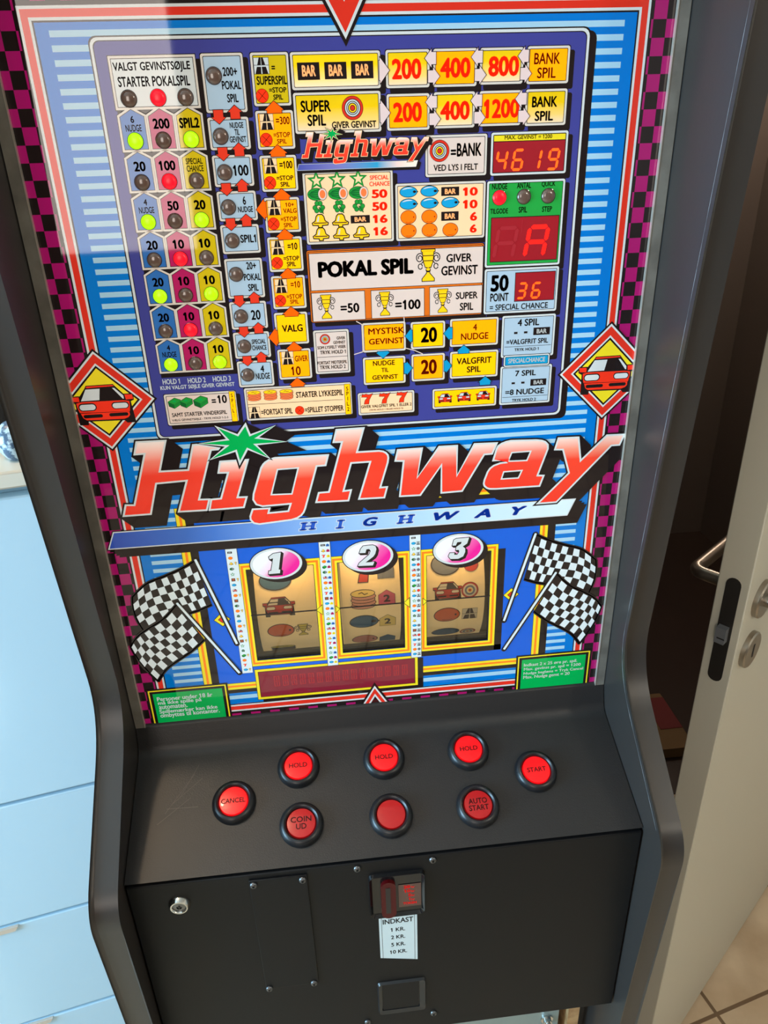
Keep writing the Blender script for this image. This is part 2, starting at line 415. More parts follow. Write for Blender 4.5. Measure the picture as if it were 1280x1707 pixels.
def money(a, c, s, lay):
    t = [(-1, .15), (.1, .75), (1, .4), (-.1, -.3)]
    P = lambda pts, dy: [(c[0] + x * s, c[1] + (y + dy) * s) for x, y in pts]
    a.poly(offset(P([(-1, .15), (.1, .75), (1, .4), (1, -.35), (-.1, -1.0), (-.9, -.6)], 0), s * .06), K, lay)
    a.poly(P([(-1, .15), (-.1, -.3), (-.1, -1.0), (-.9, -.6)], 0), DGN, lay + 1); a.poly(P([(-.1, -.3), (1, .4), (1, -.35), (-.1, -1.0)], 0), LEAF, lay + 1)
    for k in (-.15, -.3, -.45): a.line(P([(-1, .15), (-.1, -.3), (1, .4)], k), s * .05, DGN, lay + 2)
    a.poly(P(t, 0), LEAF, lay + 2); a.el(c[0], c[1] + s * .22, s * .3, s * .14, GRN, lay + 3, 12)
def trophy(a, c, w, h, lay, m=None):
    lw = w * .075
    cup = [(-.42, .92), (.42, .92), (.36, .3), (.2, -.1), (-.2, -.1), (-.36, .3)]
    P = lambda pts: [(c[0] + x * w, c[1] + y * h) for x, y in pts]
    for sg in (-1, 1):
        pts = []
        for i in range(26):
            t = i / 25; an = math.radians(250 - 640 * t) if sg > 0 else math.radians(-70 + 640 * t)
            r = .36 * (1 - .72 * t); pts.append((sg * .64 + r * math.cos(an), .48 + r * 1.0 * math.sin(an)))
        a.line(P(pts), lw, K, lay)
        a.line(P([(sg * .6 + .16 * math.cos(t), -.05 + .17 * math.sin(t)) for t in [k * .5 for k in range(13)]]), lw, K, lay)
    for pts in (cup, [(-.5, 1.0), (.5, 1.0), (.5, .88), (-.5, .88)], [(-.07, -.1), (.07, -.1), (.1, -.5), (.45, -.85), (.45, -.98), (-.45, -.98), (-.45, -.85), (-.1, -.5)]):
        p = P(pts); a.poly(offset(p, lw * .8), K, lay + 1); a.poly(p, m or GLD, lay + 2)
    a.line(P([(-.4, .62), (.4, .62)]), lw * .8, K, lay + 3); a.line(P([(-.38, .3), (.38, .3)]), lw * .8, K, lay + 3)
    a.el(c[0], c[1] - h * .28, w * .2, h * .16, K, lay + 3, 14); a.el(c[0], c[1] - h * .24, w * .15, h * .09, m or GLD, lay + 4, 14)
def motorway(a, b, lay, w=None, k=None):
    w = w or WHT; k = k or K; u0, v0, u1, v1 = b; X = lambda x: u0 + (u1 - u0) * x; Y = lambda y: v0 + (v1 - v0) * y
    a.rect(grow(b, .0003), k, lay); a.rect(b, w, lay + 1)
    a.poly([(X(.06), v0), (X(.94), v0), (X(.64), v1), (X(.36), v1)], k, lay + 2)
    a.poly([(X(.46), v0), (X(.54), v0), (X(.525), Y(.45)), (X(.475), Y(.45))], w, lay + 3); a.poly([(X(.48), Y(.55)), (X(.52), Y(.55)), (X(.51), v1), (X(.49), v1)], w, lay + 3)
    a.rect((u0, Y(.44), u1, Y(.53)), w, lay + 3); a.line([(u0, Y(.54)), (u1, Y(.54))], (v1 - v0) * .03, k, lay + 3)
def stop(a, c, r, lay, m=None):
    a.el(c[0], c[1], r * 1.1, r * 1.1, DRD, lay); a.el(c[0], c[1], r, r, m or NRD, lay + 1)
    for sg in (-1, 1): a.line([(c[0] - r * .66, c[1] - sg * r * .66), (c[0] + r * .66, c[1] + sg * r * .66)], r * .13, DRD, lay + 2)
def target(a, c, r, lay, sy=1.0, cols=None):
    for i, (k, m) in enumerate(cols or ((1.04, K), (1.0, RED), (.79, K), (.72, WHT), (.60, K), (.53, WHT), (.45, K), (.37, GLD), (.26, K), (.2, RED))):
        a.el(c[0], c[1], r * k, r * k * sy, m, lay + i, 28)
def barword(a, box, lay, wm=None, frac=None):
    a.rect(box, K, lay); u0, v0, u1, v1 = box; w = u1 - u0; h = v1 - v0
    a.text('BAR', (u0 + w * .2, v0 + h * .2, u1 - w * .19, v1 - h * .2), wm or WHT, lay + 1, 0.03)
def house(b, sh=0.2): return [(b[0], b[1]), (b[2], b[1]), (b[2], b[3] - (b[3] - b[1]) * sh), ((b[0] + b[2]) / 2, b[3]), (b[0], b[3] - (b[3] - b[1]) * sh)]
def arrow(a, tail, tip, sw, hw, m, lay, hl=None):
    """block arrow from tail to tip, printed with a black outline"""
    dx, dy = tip[0] - tail[0], tip[1] - tail[1]
    if abs(dx) < abs(dy): dx = 0
    else: dy = 0
    l = math.hypot(dx, dy); ux, uy = dx / l, dy / l; px_, py_ = -uy, ux; hl = hl or hw * .42
    if dx == 0: tail = (tip[0], tail[1])
    else: tail = (tail[0], tip[1])
    f = lambda s, t: (tail[0] + ux * s + px_ * t, tail[1] + uy * s + py_ * t)
    p = [f(0, -sw / 2), f(l - hl, -sw / 2), f(l - hl, -hw / 2), f(l, 0), f(l - hl, hw / 2), f(l - hl, sw / 2), f(0, sw / 2)]
    a.poly(offset(p, .0005), K, lay); a.poly(p, m, lay + 1)
def varr(view, x, y0, y1, sw, hw, m, lay=18):
    a = Art(); t = T(view, x, y0); h = T(view, x, y1); arrow(a, (h[0], t[1]), h, sw, hw, m, lay); a.build('printed_arrow', GP)
def harr(view, x0, x1, y, sw, hw, m, lay=18):
    a = Art(); t = T(view, x0, y); h = T(view, x1, y); arrow(a, (t[0], h[1]), h, sw, hw, m, lay); a.build('printed_arrow', GP)

# ================================================================== THE SETTING
def structure(mb, name, **k):
    o = mb.build(name, None, **k); o['kind'] = 'structure'; return o
wallm = mat('painted_wall', (206, 198, 184), 0.8, bump=(40, 0.1, 0.002))
wallf = mat('brown_wall', (92, 76, 64), 0.8)
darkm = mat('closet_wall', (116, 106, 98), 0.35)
ceilm = mat('ceiling_paint', (214, 208, 198), 0.9)
# tiled floor
fm = mat('beige_tile', (176, 146, 112), 0.4)
nt = fm.node_tree; b = nt.nodes['Principled BSDF']
tc = nt.nodes.new('ShaderNodeTexCoord'); mp = nt.nodes.new('ShaderNodeMapping'); mp.inputs['Rotation'].default_value = (0, 0, math.radians(-13)); mp.inputs['Location'].default_value = (0.2706, -0.3268, 0)
br = nt.nodes.new('ShaderNodeTexBrick'); br.offset = 0.0; br.inputs['Scale'].default_value = 1.0; br.inputs['Brick Width'].default_value = 0.33; br.inputs['Row Height'].default_value = 0.33
br.inputs['Mortar Size'].default_value = 0.004; br.inputs['Color1'].default_value = lin((226, 202, 172)); br.inputs['Color2'].default_value = lin((218, 194, 164)); br.inputs['Mortar'].default_value = lin((130, 104, 80))
ns = nt.nodes.new('ShaderNodeTexNoise'); ns.inputs['Scale'].default_value = 9; ns.inputs['Detail'].default_value = 7
mx = nt.nodes.new('ShaderNodeMix'); mx.data_type = 'RGBA'; mx.blend_type = 'MULTIPLY'; mx.inputs['Factor'].default_value = 0.55
rp = nt.nodes.new('ShaderNodeValToRGB'); rp.color_ramp.elements[0].position = .3; rp.color_ramp.elements[0].color = lin((190, 170, 150)); rp.color_ramp.elements[1].position = .7; rp.color_ramp.elements[1].color = (1, 1, 1, 1)
nt.links.new(tc.outputs['Object'], mp.inputs[0]); nt.links.new(mp.outputs[0], br.inputs['Vector']); nt.links.new(tc.outputs['Object'], ns.inputs['Vector'])
nt.links.new(ns.outputs['Fac'], rp.inputs['Fac']); nt.links.new(br.outputs['Color'], mx.inputs[6]); nt.links.new(rp.outputs['Color'], mx.inputs[7]); nt.links.new(mx.outputs[2], b.inputs['Base Color'])
m = MB(); m.box((-2.5, -3.3, -0.06), (2.6, 2.3, 0.0), fm); structure(m, 'floor')
m = MB(); m.box((-2.5, -3.3, 2.62), (2.6, 2.3, 2.7), ceilm); structure(m, 'ceiling')
# back wall with the doorway, made of three pieces of wall around the opening
m = MB(); m.box((-2.5, 0.62, 0), (0.36, 0.72, 2.62), wallm); m.box((1.17, 0.62, 0), (2.6, 0.72, 2.62), wallm); m.box((0.36, 0.62, 2.08), (1.17, 0.72, 2.62), wallm); structure(m, 'wall_back')
m = MB()
for lo, hi in (((-2.5, -3.3, 0), (-2.4, 0.62, 0.75)), ((-2.5, -3.3, 2.15), (-2.4, 0.62, 2.62)), ((-2.5, -3.3, 0.75), (-2.4, -1.3, 2.15)), ((-2.5, -0.2, 0.75), (-2.4, 0.62, 2.15))): m.box(lo, hi, wallm)
structure(m, 'wall_left')
m = MB(); m.box((2.5, -3.3, 0), (2.6, 0.62, 2.62), wallm); structure(m, 'wall_right')
m = MB()
for lo, hi in (((-2.4, -3.3, 0), (2.5, -3.2, 1.25)), ((-2.4, -3.3, 2.45), (2.5, -3.2, 2.62)), ((-2.4, -3.3, 1.25), (-1.35, -3.2, 2.45)), ((-0.55, -3.3, 1.25), (2.5, -3.2, 2.45))): m.box(lo, hi, wallf)
structure(m, 'wall_front')
frm = mat('window_frame_paint', (225, 225, 222), 0.4)
def window(name, ax, p, a0, a1, z0, z1):
    m = MB(); t = 0.05
    def bx(q0, q1, c0, c1): m.box((p, q0, c0) if ax == 0 else (q0, p, c0), (p + .05, q1, c1) if ax == 0 else (q1, p + .05, c1), frm)
    bx(a0, a1, z0, z0 + t); bx(a0, a1, z1 - t, z1); bx(a0, a0 + t, z0 + t, z1 - t); bx(a1 - t, a1, z0 + t, z1 - t)
    structure(m, name)
window('window_1', 0, -2.47, -1.3, -0.2, 0.75, 2.15)
window('window_2', 1, -3.27, -1.35, -0.55, 1.25, 2.45)
# closet behind the doorway
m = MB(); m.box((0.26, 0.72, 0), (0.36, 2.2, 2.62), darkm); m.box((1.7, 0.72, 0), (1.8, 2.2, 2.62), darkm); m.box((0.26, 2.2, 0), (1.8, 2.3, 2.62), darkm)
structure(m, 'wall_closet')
m = MB(); m.box((0.36, 0.73, 0.0), (1.7, 2.2, 0.004), mat('closet_floor_shade', (58, 46, 40), 0.35)); structure(m, 'floor_closet')  # dark sheet over the tiles; the closet's shade is put into its colour

# ================================================================== THE DOOR
doorm = mat('door_paint', (200, 194, 178), 0.45, bump=(6, 0.05, 0.004))
edgem = mat('door_edge_paint', (178, 166, 148), 0.55)
steel = mat('brushed_steel', (168, 158, 146), 0.32, metal=1.0)
steel2 = mat('grey_steel', (120, 122, 124), 0.35, metal=1.0)
blackm = mat('black_recess', (30, 25, 22), 0.5)
DA = math.radians(38); DD = Vector((math.cos(DA), math.sin(DA), 0)); DE = Vector((-math.sin(DA), math.cos(DA), 0))
DB = Vector((0.4754, 0.0363, 0))
dm = Matrix.Translation(DB) @ Matrix((DD, DE, Vector((0, 0, 1)))).transposed().to_4x4()      # x along the leaf, y through its thickness
m = MB(); m.box((0, 0, 0.006), (0.84, 0.04, 2.05), doorm, dm)
door = m.build('door_1', bevel=0.0015); door['kind'] = 'structure'; door['label'] = 'half open cream door with steel lever handle'
m = MB(); m.prism([(0.010 + 0.0095 + 0.0095 * math.cos(t * math.pi / 8), 1.001 + 0.148 + (0.0095 * math.sin(t * math.pi / 8))) for t in range(9)] + [(0.010 + 0.0095 - 0.0095 * math.cos(t * math.pi / 8), 1.001 + 0.006 - 0.0095 * math.sin(t * math.pi / 8)) for t in range(9)], 0, -0.0008, 0.0004, blackm, dm)
lockp = m.build('lock_plate', door, label='dark rounded lock plate let into the door edge')
m = MB(); m.prism([(0.0135, 1.064), (0.0265, 1.064), (0.0265, 1.087), (0.0135, 1.087)], 0, -0.011, -0.0008, mat('latch_metal', (150, 152, 158), 0.3, metal=0.6), dm); m.box((-0.0113, 0.0135, 1.071), (-0.011, 0.0235, 1.073), blackm, dm)
m.build('latch', lockp, bevel=0.0012)
def rose(p, name, parent, hole):
    m = MB(); O = dm @ Vector((p[0], 0, p[1])); m.lathe([(0.0265, 0), (0.0265, 0.006), (0.0245, 0.0078), (0.0, 0.0079)], O, -DE, steel, 40)
    if hole: m.box((p[0] - .002, -0.0085, p[1] - .010), (p[0] + .002, -0.0079, p[1] + .010), blackm, dm)
    return m.build(name, parent, smooth=True)
HZ = FZ - 0.330
lev = rose((0.049, HZ), 'handle_rose', door, False)
rose((0.044, FZ - 0.408), 'keyhole_rose', door, True)
def lever(side):
    y0 = 0.0 if side < 0 else 0.04
    pts = [(0.049 if side < 0 else 0.058, y0 + side * t, HZ) for t in (0.0, 0.02, 0.038)]
    x0 = pts[0][0]
    pts += [(x0 + 0.014 * (1 - math.cos(a)), y0 + side * (0.040 + 0.014 * math.sin(a)), HZ) for a in [k * math.pi / 12 for k in range(7)]] + [(x0 + 0.06, y0 + side * 0.054, HZ), (x0 + 0.125, y0 + side * 0.054, HZ)]
    m = MB(); m.tube([dm @ Vector(p) for p in pts], 0.0092, steel, 18); return m.build('lever_handle', door, smooth=True)
lever(-1); lever(1)
m = MB(); m.box((0.36, 0.60, 0), (0.40, 0.74, 2.08), frm); m.box((1.13, 0.60, 0), (1.17, 0.74, 2.08), frm); m.box((0.36, 0.60, 2.04), (1.17, 0.74, 2.08), frm)
structure(m, 'trim_1')

# ================================================================== THE DRESSER AND WHAT LIES ON IT
ds = 0.9; DP = EYE + (Vector((-0.4, 0.25, FZ)) - EYE) * ds; ph = 0.2
DT = Vector((math.cos(ph), math.sin(ph), 0)); DN = Vector((-math.sin(ph), math.cos(ph), 0))
dz = [FZ + 0.2129 + (z - 0.2129) * ds for z in (-.1846, -.7069, -.9752, -1.2431)]
org = Vector((DP.x, DP.y, 0)); xr = ((-0.345) - DP.x) / DT.x      # right-hand end beside the machine
dmx = Matrix.Translation(org) @ Matrix((DT, DN, Vector((0, 0, 1)))).transposed().to_4x4()
XL, XR = xr - 1.05, xr
dres = thing('dresser', 'white chest of wide flat drawers tinted with blue daylight at left of the machine', 'dresser', org + DT * (xr - .5))
whitem = mat('white_lacquer_daylight_tint', (192, 224, 242), 0.28); whitee = mat('lacquer_edge', (150, 186, 204), 0.4)  # white drawers; the blue cast of the daylight is put into the lacquer colour
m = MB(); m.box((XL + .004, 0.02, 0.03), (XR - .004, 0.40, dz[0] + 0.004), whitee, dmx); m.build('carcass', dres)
tops = [dz[0]] + dz[1:] + [dz[3] - 0.24]
beige = mat('handle_metal', (214, 200, 186), 0.35, metal=0.3)
for i in range(4):
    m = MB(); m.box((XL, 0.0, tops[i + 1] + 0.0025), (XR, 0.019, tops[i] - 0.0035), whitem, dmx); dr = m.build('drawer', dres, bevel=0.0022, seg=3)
    if i >= 1:
        e = dmx.inverted() @ hit(*((28, 1539) if i == 1 else ((28, 1539) if i == 2 else (85.6, 1693))), DP, DN)
        if i == 1: continue
        zt = tops[i] - 0.0036; xe = e.x if i == 2 else e.x
        xe = (dmx.inverted() @ hit(28, 1541, DP, DN)).x if i == 2 else (dmx.inverted() @ hit(86, 1694, DP, DN)).x
        m = MB(); m.prism([(xe - 0.36, zt), (xe + 0.002, zt), (xe - 0.004, zt - 0.0085), (xe - 0.36, zt - 0.0085)], 1, -0.0035, 0.001, beige, dmx)
        m.build('finger_pull', dr, bevel=0.0012, label='pale metal finger pull along the top edge')
m = MB(); m.box((XL - .003, -0.004, dz[0] + 0.008), (XR + .003, 0.40, dz[0] + 0.03), mat('pale_top', (226, 218, 202), 0.35), dmx); m.build('top_panel', dres, bevel=0.003)
topz = dz[0] + 0.03
# soft dark pouch and a patterned cloth on the dresser top
def on_top(px, py): return hit(px, py, (0, 0, topz), (0, 0, 1))
q = on_top(6, 742); cl = mat('dark_cloth', (40, 38, 38), 0.8, bump=(60, 0.4, 0.003))
def blob(name, c, rx, ry, rz, m_, bumpy, seed, label, cat):
    mb = MB(); vs = []; fs = []; n, k = 28, 16
    for j in range(k + 1):
        t = math.pi * j / k
        for i in range(n):
            a = 2 * math.pi * i / n
            w = 1 + bumpy * (math.sin(3 * a + seed) * math.sin(2 * t) + .5 * math.sin(5 * a + 2 * seed + 3 * t))
            z = math.cos(t); z = max(z, -0.82)
            vs.append((c[0] + rx * w * math.sin(t) * math.cos(a), c[1] + ry * w * math.sin(t) * math.sin(a), c[2] + rz * (z + 0.82)))
    for j in range(k):
        for i in range(n): fs.append((j * n + i, (j + 1) * n + i, (j + 1) * n + (i + 1) % n, j * n + (i + 1) % n))
    mb.add(vs, fs, m_); o = mb.build(name, smooth=True); return tag(o, label, cat)
q2 = on_top(-12, 742)
q2 = on_top(-26, 748)
blob('dark_pouch', (q2.x, q2.y + 0.035, topz + 0.001), 0.040, 0.036, 0.044, cl, 0.05, 1.0, 'dark rounded cloth pouch on the dresser top', 'pouch')
pm = mat('patterned_plastic', (176, 204, 218), 0.3)
nt = pm.node_tree; b = nt.nodes['Principled BSDF']; tc = nt.nodes.new('ShaderNodeTexCoord'); ns = nt.nodes.new('ShaderNodeTexNoise'); ns.inputs['Scale'].default_value = 120; ns.inputs['Detail'].default_value = 4
rp = nt.nodes.new('ShaderNodeValToRGB'); rp.color_ramp.elements[0].position = .46; rp.color_ramp.elements[0].color = lin((70, 96, 122)); rp.color_ramp.elements[1].position = .56; rp.color_ramp.elements[1].color = lin((186, 210, 222))
nt.links.new(tc.outputs['Object'], ns.inputs['Vector']); nt.links.new(ns.outputs['Fac'], rp.inputs['Fac']); nt.links.new(rp.outputs['Color'], b.inputs['Base Color'])
q3 = on_top(22, 774)
blob('patterned_bag', (q3.x, q3.y + 0.020, topz + 0.001), 0.020, 0.020, 0.026, pm, 0.07, 2.2, 'pale bag with dark blue pattern beside the pouch on the dresser', 'bag')
# things on the closet floor
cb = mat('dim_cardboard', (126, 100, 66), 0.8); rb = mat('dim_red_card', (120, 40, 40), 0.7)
m = MB(); m.box((0.80, 0.86, 0.0045), (1.0, 1.10, 0.04), cb); m.box((0.93, 0.94, 0.04), (1.0, 1.08, 0.042), rb)
tag(m.build('shoe_box', bevel=0.002), 'flat brown box with a red patch on its lid on the closet floor', 'box')
m = MB(); m.box((0.66, 1.14, 0.0045), (0.88, 1.36, 0.14), cb)
tag(m.build('cardboard_box', bevel=0.003), 'plain brown cardboard box standing deepest in the dark closet', 'box')

# ================================================================== THE SLOT MACHINE
SM = thing('slot_machine', 'black upright slot machine with colourful lit glass and red buttons', 'slot machine', (0, 0.2, 0))
hull = mat('black_laminate', (50, 46, 44), 0.36, bump=(220, 0.05, 0.0006))
pan = mat('black_textured_metal', (38, 36, 36), 0.42, bump=(700, 0.35, 0.0006))
dorm = mat('black_door_metal', (15, 15, 17), 0.5, spec=0.22, bump=(900, 0.1, 0.0004))
wear = mat('worn_edge', (168, 172, 178), 0.6, var=(45, (70, 70, 72)))
XI, XO = 0.283, 0.306
def curve_pts(p, r, n=6):
    """round the corners of an open polyline"""
    out = [p[0]]
    for i in range(1, len(p) - 1):
        a, b, c = Vector(p[i - 1]), Vector(p[i]), Vector(p[i + 1]); rr = r[i] if isinstance(r, dict) else r
        u = (a - b).normalized(); w = (c - b).normalized(); s = b + u * rr; e = b + w * rr
        for k in range(n + 1):
            t = k / n; out.append(tuple(s * (1 - t) ** 2 + b * 2 * t * (1 - t) + e * t * t))
    return out + [p[-1]]
prof = curve_pts([(-0.118, 0.52), (-0.034, -0.335), (-0.188, -0.462), (-0.125, -FZ + 0.001)], {1: 0.055, 2: 0.028}, 8)
for sx in (-1, 1):
    m = MB(); pts = [(y, z + FZ) for y, z in prof] + [(0.5, 0.001), (0.5, 0.52 + FZ)]
    x0, x1 = (XI, XO) if sx > 0 else (-XO, -XI)
    m.prism(pts, 0, x0, x1, hull)
    sp = m.build('side_panel', SM, bevel=0.0045, seg=4)
    if sx > 0:                       # paint rubbed off along the inner front corner
        e = MB()
        for (y0, z0), (y1, z1) in zip(prof, prof[1:]):
            t = Vector((0, y1 - y0, z1 - z0)).normalized(); n = Vector((0, t.z, -t.y)); n = n if n.y < 0 else -n
            w = .0015 if -0.45 < z1 < -0.2 else .0008
            nb = (Vector((-1, 0, 0)) + n).normalized(); tg = (Vector((1, 0, 0)) + n).normalized(); mid = Vector((XI + .0013, 0, 0)) - n * .0013 + nb * .0005
            a = Vector((0, y0, z0 + FZ)) + mid; c = Vector((0, y1, z1 + FZ)) + mid
            e.add([a - tg * w, c - tg * w, c + tg * w, a + tg * w], [(0, 1, 2, 3)], wear)
        e.build('worn_corner', sp, label='pale scuffed front corner of the right side panel')
m = MB(); m.box((-XI, 0.47, 0.05), (XI, 0.5, 0.52 + FZ), hull); m.box((-XI, -0.05, 0.36 + FZ), (XI, 0.5, 0.52 + FZ), hull); m.build('cabinet_body', SM)

# ---- glass panel base, with three openings for the reels
HO = [BX('J', (42, 282, 535, 845)), BX('R6', (207, 372, 925, 1272)), BX('R7', (250, 345, 868, 1197))]
top = sum(h[3] for h in HO) / 3; bot = sum(h[1] for h in HO) / 3; wd = sum(h[2] - h[0] for h in HO) / 3
HO = [((h[0] + h[2]) / 2 - wd / 2, bot, (h[0] + h[2]) / 2 + wd / 2, top) for h in HO]
loop = lambda b: [(b[0], b[1]), (b[2], b[1]), (b[2], b[3]), (b[0], b[3])]
GT, GB = 0.332, -0.3865
HL = [loop(h) for h in HO]
a = Art()
base_b = (-0.2735, GB - 0.01, 0.2735, GT + 0.004)
a.poly(loop(base_b), K, 0, HL)
# a thin slab behind the print so the panel has thickness
back = Art(); P0 = loop(base_b)
for h, pts in [(-0.004, None)]:
    tr = tessellate_polygon([[Vector((q[0], q[1], 0)) for q in l] for l in [P0] + HL]); vv = [q for l in [P0] + HL for q in l]
    a.add([Vector((u, 0.004, v + FZ)) for u, v in vv], [tuple(reversed(t)) if area2([vv[i] for i in t]) > 0 else tuple(t) for t in tr], blackm)
    for l in [P0] + HL:
        n = len(l)
        for i in range(n):
            p, q_ = l[i], l[(i + 1) % n]
            a.add([Vector((p[0], 0, p[1] + FZ)), Vector((q_[0], 0, q_[1] + FZ)), Vector((q_[0], .004, q_[1] + FZ)), Vector((p[0], .004, p[1] + FZ))], [(0, 1, 2, 3)], blackm)
# checkered border
zt_ = T('C', 820 / 1.0, 0)[1]
r0 = T('X', 1108, 31.6)[1]; r1 = T('X', 1063, 560.6)[1]; rowh = (r0 - r1) / 20
c1 = 0.2533
for k in range(-3, 62):
    v1 = r0 - k * rowh; v0 = v1 - rowh
    if v0 > GT: continue
    if v1 < GB: break
    for sg in (-1, 1):
        cells = [(c1, c1 + .0113)] if k % 2 == 1 else [(c1 - .0018, c1), (c1 + .0113, .2735)]
        for x0, x1 in cells:
            u0, u1 = sorted((sg * x0, sg * x1)); a.rect((u0, max(v0, GB - .008), u1, min(v1, GT)), MAG, 1)
FT = T('X', 25.3, 9.8)[1]; FB = T('I', 850, 1400)[1]
k = 0
while -0.25 + k * .0113 < 0.25:
    u = -0.25 + k * .0113
    for j, (v0, v1) in enumerate(((FT + .003, FT + .003 + rowh), (FT + .003 + rowh, GT))):
        if (k + j) % 2: a.rect((u, v0, u + .0113, min(v1, GT)), MAG, 1)
    if k % 2: a.rect((u, GB - .008, u + .0113, FB - .003), MAG, 1)
    k += 1
FR = (-0.2500, FB, 0.2500, FT)
a.ring(FR, .0021, WHT, 2); a.ring(grow(FR, -.0021), .0054, RED, 2); a.ring(grow(FR, -.0075), .0021, WHT, 2); a.ring(grow(FR, -.0096), .0013, K, 2)
FI = grow(FR, -.0109)
a.poly(loop(FI), BLU, 2, HL)
# light stripes, left, right and above
BPb = (T('X', 149.4, 62.6)[0], T('X', 261, 725)[1], T('X', 986, 46)[0], T('X', 149.4, 62.6)[1])
bu = (abs(BPb[0]) + BPb[2]) / 2; BPb = (-bu, T('X', 939, 690)[1], bu, (BPb[3] + T('X', 986, 45.8)[1]) / 2)
s0 = T('X', 73, 51)[1]; s1 = T('X', 177, 580)[1]; per = (s0 - s1) / 25; th = per * .46
RPl, RPr, RPt, RPb_ = T('G', 486, 1170)[0], T('R8', 492, 1400)[0], T('R1', 950, 650)[1], T('I', 820, 1236)[1]
SX = 0.2290
k = 0
while s0 - k * per - th > FI[1]:
    v1 = s0 - k * per; v0 = v1 - th; k += 1
    if v0 > RPt or v1 < RPb_ - .01: a.rect((-SX, v0, SX, v1), SKY, 3)
    else:
        a.rect((-SX, v0, RPl + .002, v1), SKY, 3); a.rect((RPr - .002, v0, SX, v1), SKY, 3)
GP = a.build('glass_panel', SM, label='printed glass front with stripes, checkered border and red frame')

# ---- indigo board under all the cells
a = Art(); cr = .006
a.rr(shift(grow(BPb, .0012), .005, -.003), cr, K, 4); a.rr(grow(BPb, .0010), cr, K, 5); a.rr(BPb, cr, WHT, 6); a.rr(grow(BPb, -.0021), cr * .8, K, 7); a.rr(grow(BPb, -.0028), cr * .75, IND, 8)
def wtx(v, t, b): a.tx(v, t, b, WHT, 0.02, 14)
wtx('N6', 'HOLD 1', (145, 655, 360, 706)); wtx('N6', 'HOLD 2', (443, 640, 665, 690)); wtx('N6', 'HOLD 3', (740, 622, 962, 672)); wtx('N6', 'KUN VALGT SØJLE GIVER GEVINST', (120, 736, 1008, 746))
a.build('feature_board', GP)

# ---- printed cells
def cell(name, view, box, fill, draw=None, brd=None, r=.0018, shadow=.0036, lay=9, frame=None, bw=.0017):
    a = Art(); b = BX(view, box)
    if shadow: a.rr(shift(grow(b, .0006), shadow, -shadow), r, K, lay)
    a.rr(grow(b, .0006), r, K, lay + 0.4); a.rr(b, r, brd or BRD, lay + 0.8); a.rr(grow(b, -bw), r * .5, K, lay + 1.2); a.rr(grow(b, -bw - .0005), r * .4, fill, lay + 1.6)
    a.b = b
    if draw: draw(a)
    return a.build(name, GP)
def ygrad(view, box, lit=0.5):
    b = BX(view, box); return grad('yellow to cream %.4f %.4f' % (b[0], b[1]), [(0.0, (232, 206, 172)), (0.25, (238, 200, 110)), (0.6, (234, 190, 14)), (1.0, (218, 184, 16))], 2, b[1] + FZ + .002, b[3] + FZ, lit)
def words(v, lst, m=None, bold=0.018):
    def f(a):
        for t, bx in lst: a.tx(v, t, bx, m, bold)
    return f

cell('pot_heading_cell', 'N1', (62, 97, 1175, 712), WHT, words('N1', [('VALGT GEVINSTSØJLE', (120, 172, 1055, 284)), ('STARTER POKALSPIL', (180, 342, 1050, 446))]), r=.0004)

LAMPS = []                           # (u, v, kind)
for x, y, k in ((320, 602, 'off'), (668, 590, 'red'), (992, 583, 'off')): LAMPS.append(T('N1', x, y) + (k,))
cx0 = T('N1', 255, 1240)[0]; cx1 = T('N1', 1240, 1215)[0]; va = T('N1', 1010, 700)[1]; vb = T('N6', 985, 552)[1]
va = (va + T('N1', 345, 722)[1]) / 2; vb = (vb + T('N6', 125, 605)[1]) / 2
pitch = (va - vb - .0015) / 7; cw = (cx1 - cx0) / 3
a = Art(); a.rect((cx0 + .0005, vb - .003, cx1 + .0036, va), K, 8.6); a.build('column_backing', GP)
TXT = [[('6', 'NUDGE'), '20', ('4', 'NUDGE'), '20', '20', '20', ('4', 'NUDGE')], ['200', '100', '50', '10', '10', '10', '10'], ['SPIL2', ('SPECIAL', 'CHANCE'), '20', '10', '10', '10', '10']]
LIT = ['g.g', '.r.', 'g.g', '.r.', 'g.g', '.r.', 'g.g']
for c in range(3):
    for r_ in range(7):
        a = Art(); ob = (cx0 + c * cw - .0002, va - (r_ + 1) * pitch - .0004, cx0 + (c + 1) * cw + .0002, va - r_ * pitch + .0016)
        ob = (ob[0], ob[1], ob[2], ob[3])
        p = house(ob, .19); a.poly(offset(p, .0005), K, 9); a.poly(p, BRD, 9.5)
        q = offset(p, -.0016); a.poly(q, K, 10); q = offset(q, -.0005); a.poly(q, (CBL, CMG, CYL)[c], 10.5)
        b = (q[0][0], q[0][1], q[1][0], q[3][1]); hgt = b[3] - b[1]; w = b[2] - b[0]; mid = (b[0] + b[2]) / 2
        t = TXT[c][r_]
        Y = lambda f: b[3] - hgt * f
        if isinstance(t, tuple):
            if t[0] in '64': a.text(t[0], (mid - w * .08, Y(.33), mid + w * .08, Y(.15)), K, 12, .02); a.text(t[1], (mid - w * .34, Y(.55), mid + w * .34, Y(.37)), K, 12, .016)
            else: a.text(t[0], (mid - w * .37, Y(.35), mid + w * .37, Y(.19)), K, 12, .014); a.text(t[1], (mid - w * .37, Y(.55), mid + w * .37, Y(.38)), K, 12, .014)
        else:
            hw = {1: .12, 2: .26, 3: .36, 5: .43}[len(t)]; a.text(t, (mid - w * hw, Y(.50), mid + w * hw, Y(.23)), K, 12, .03)
        a.build('prize_cell', GP)
        LAMPS.append((mid, Y(.79), {'g': 'green', 'r': 'red', '.': 'off'}[LIT[r_][c]]))

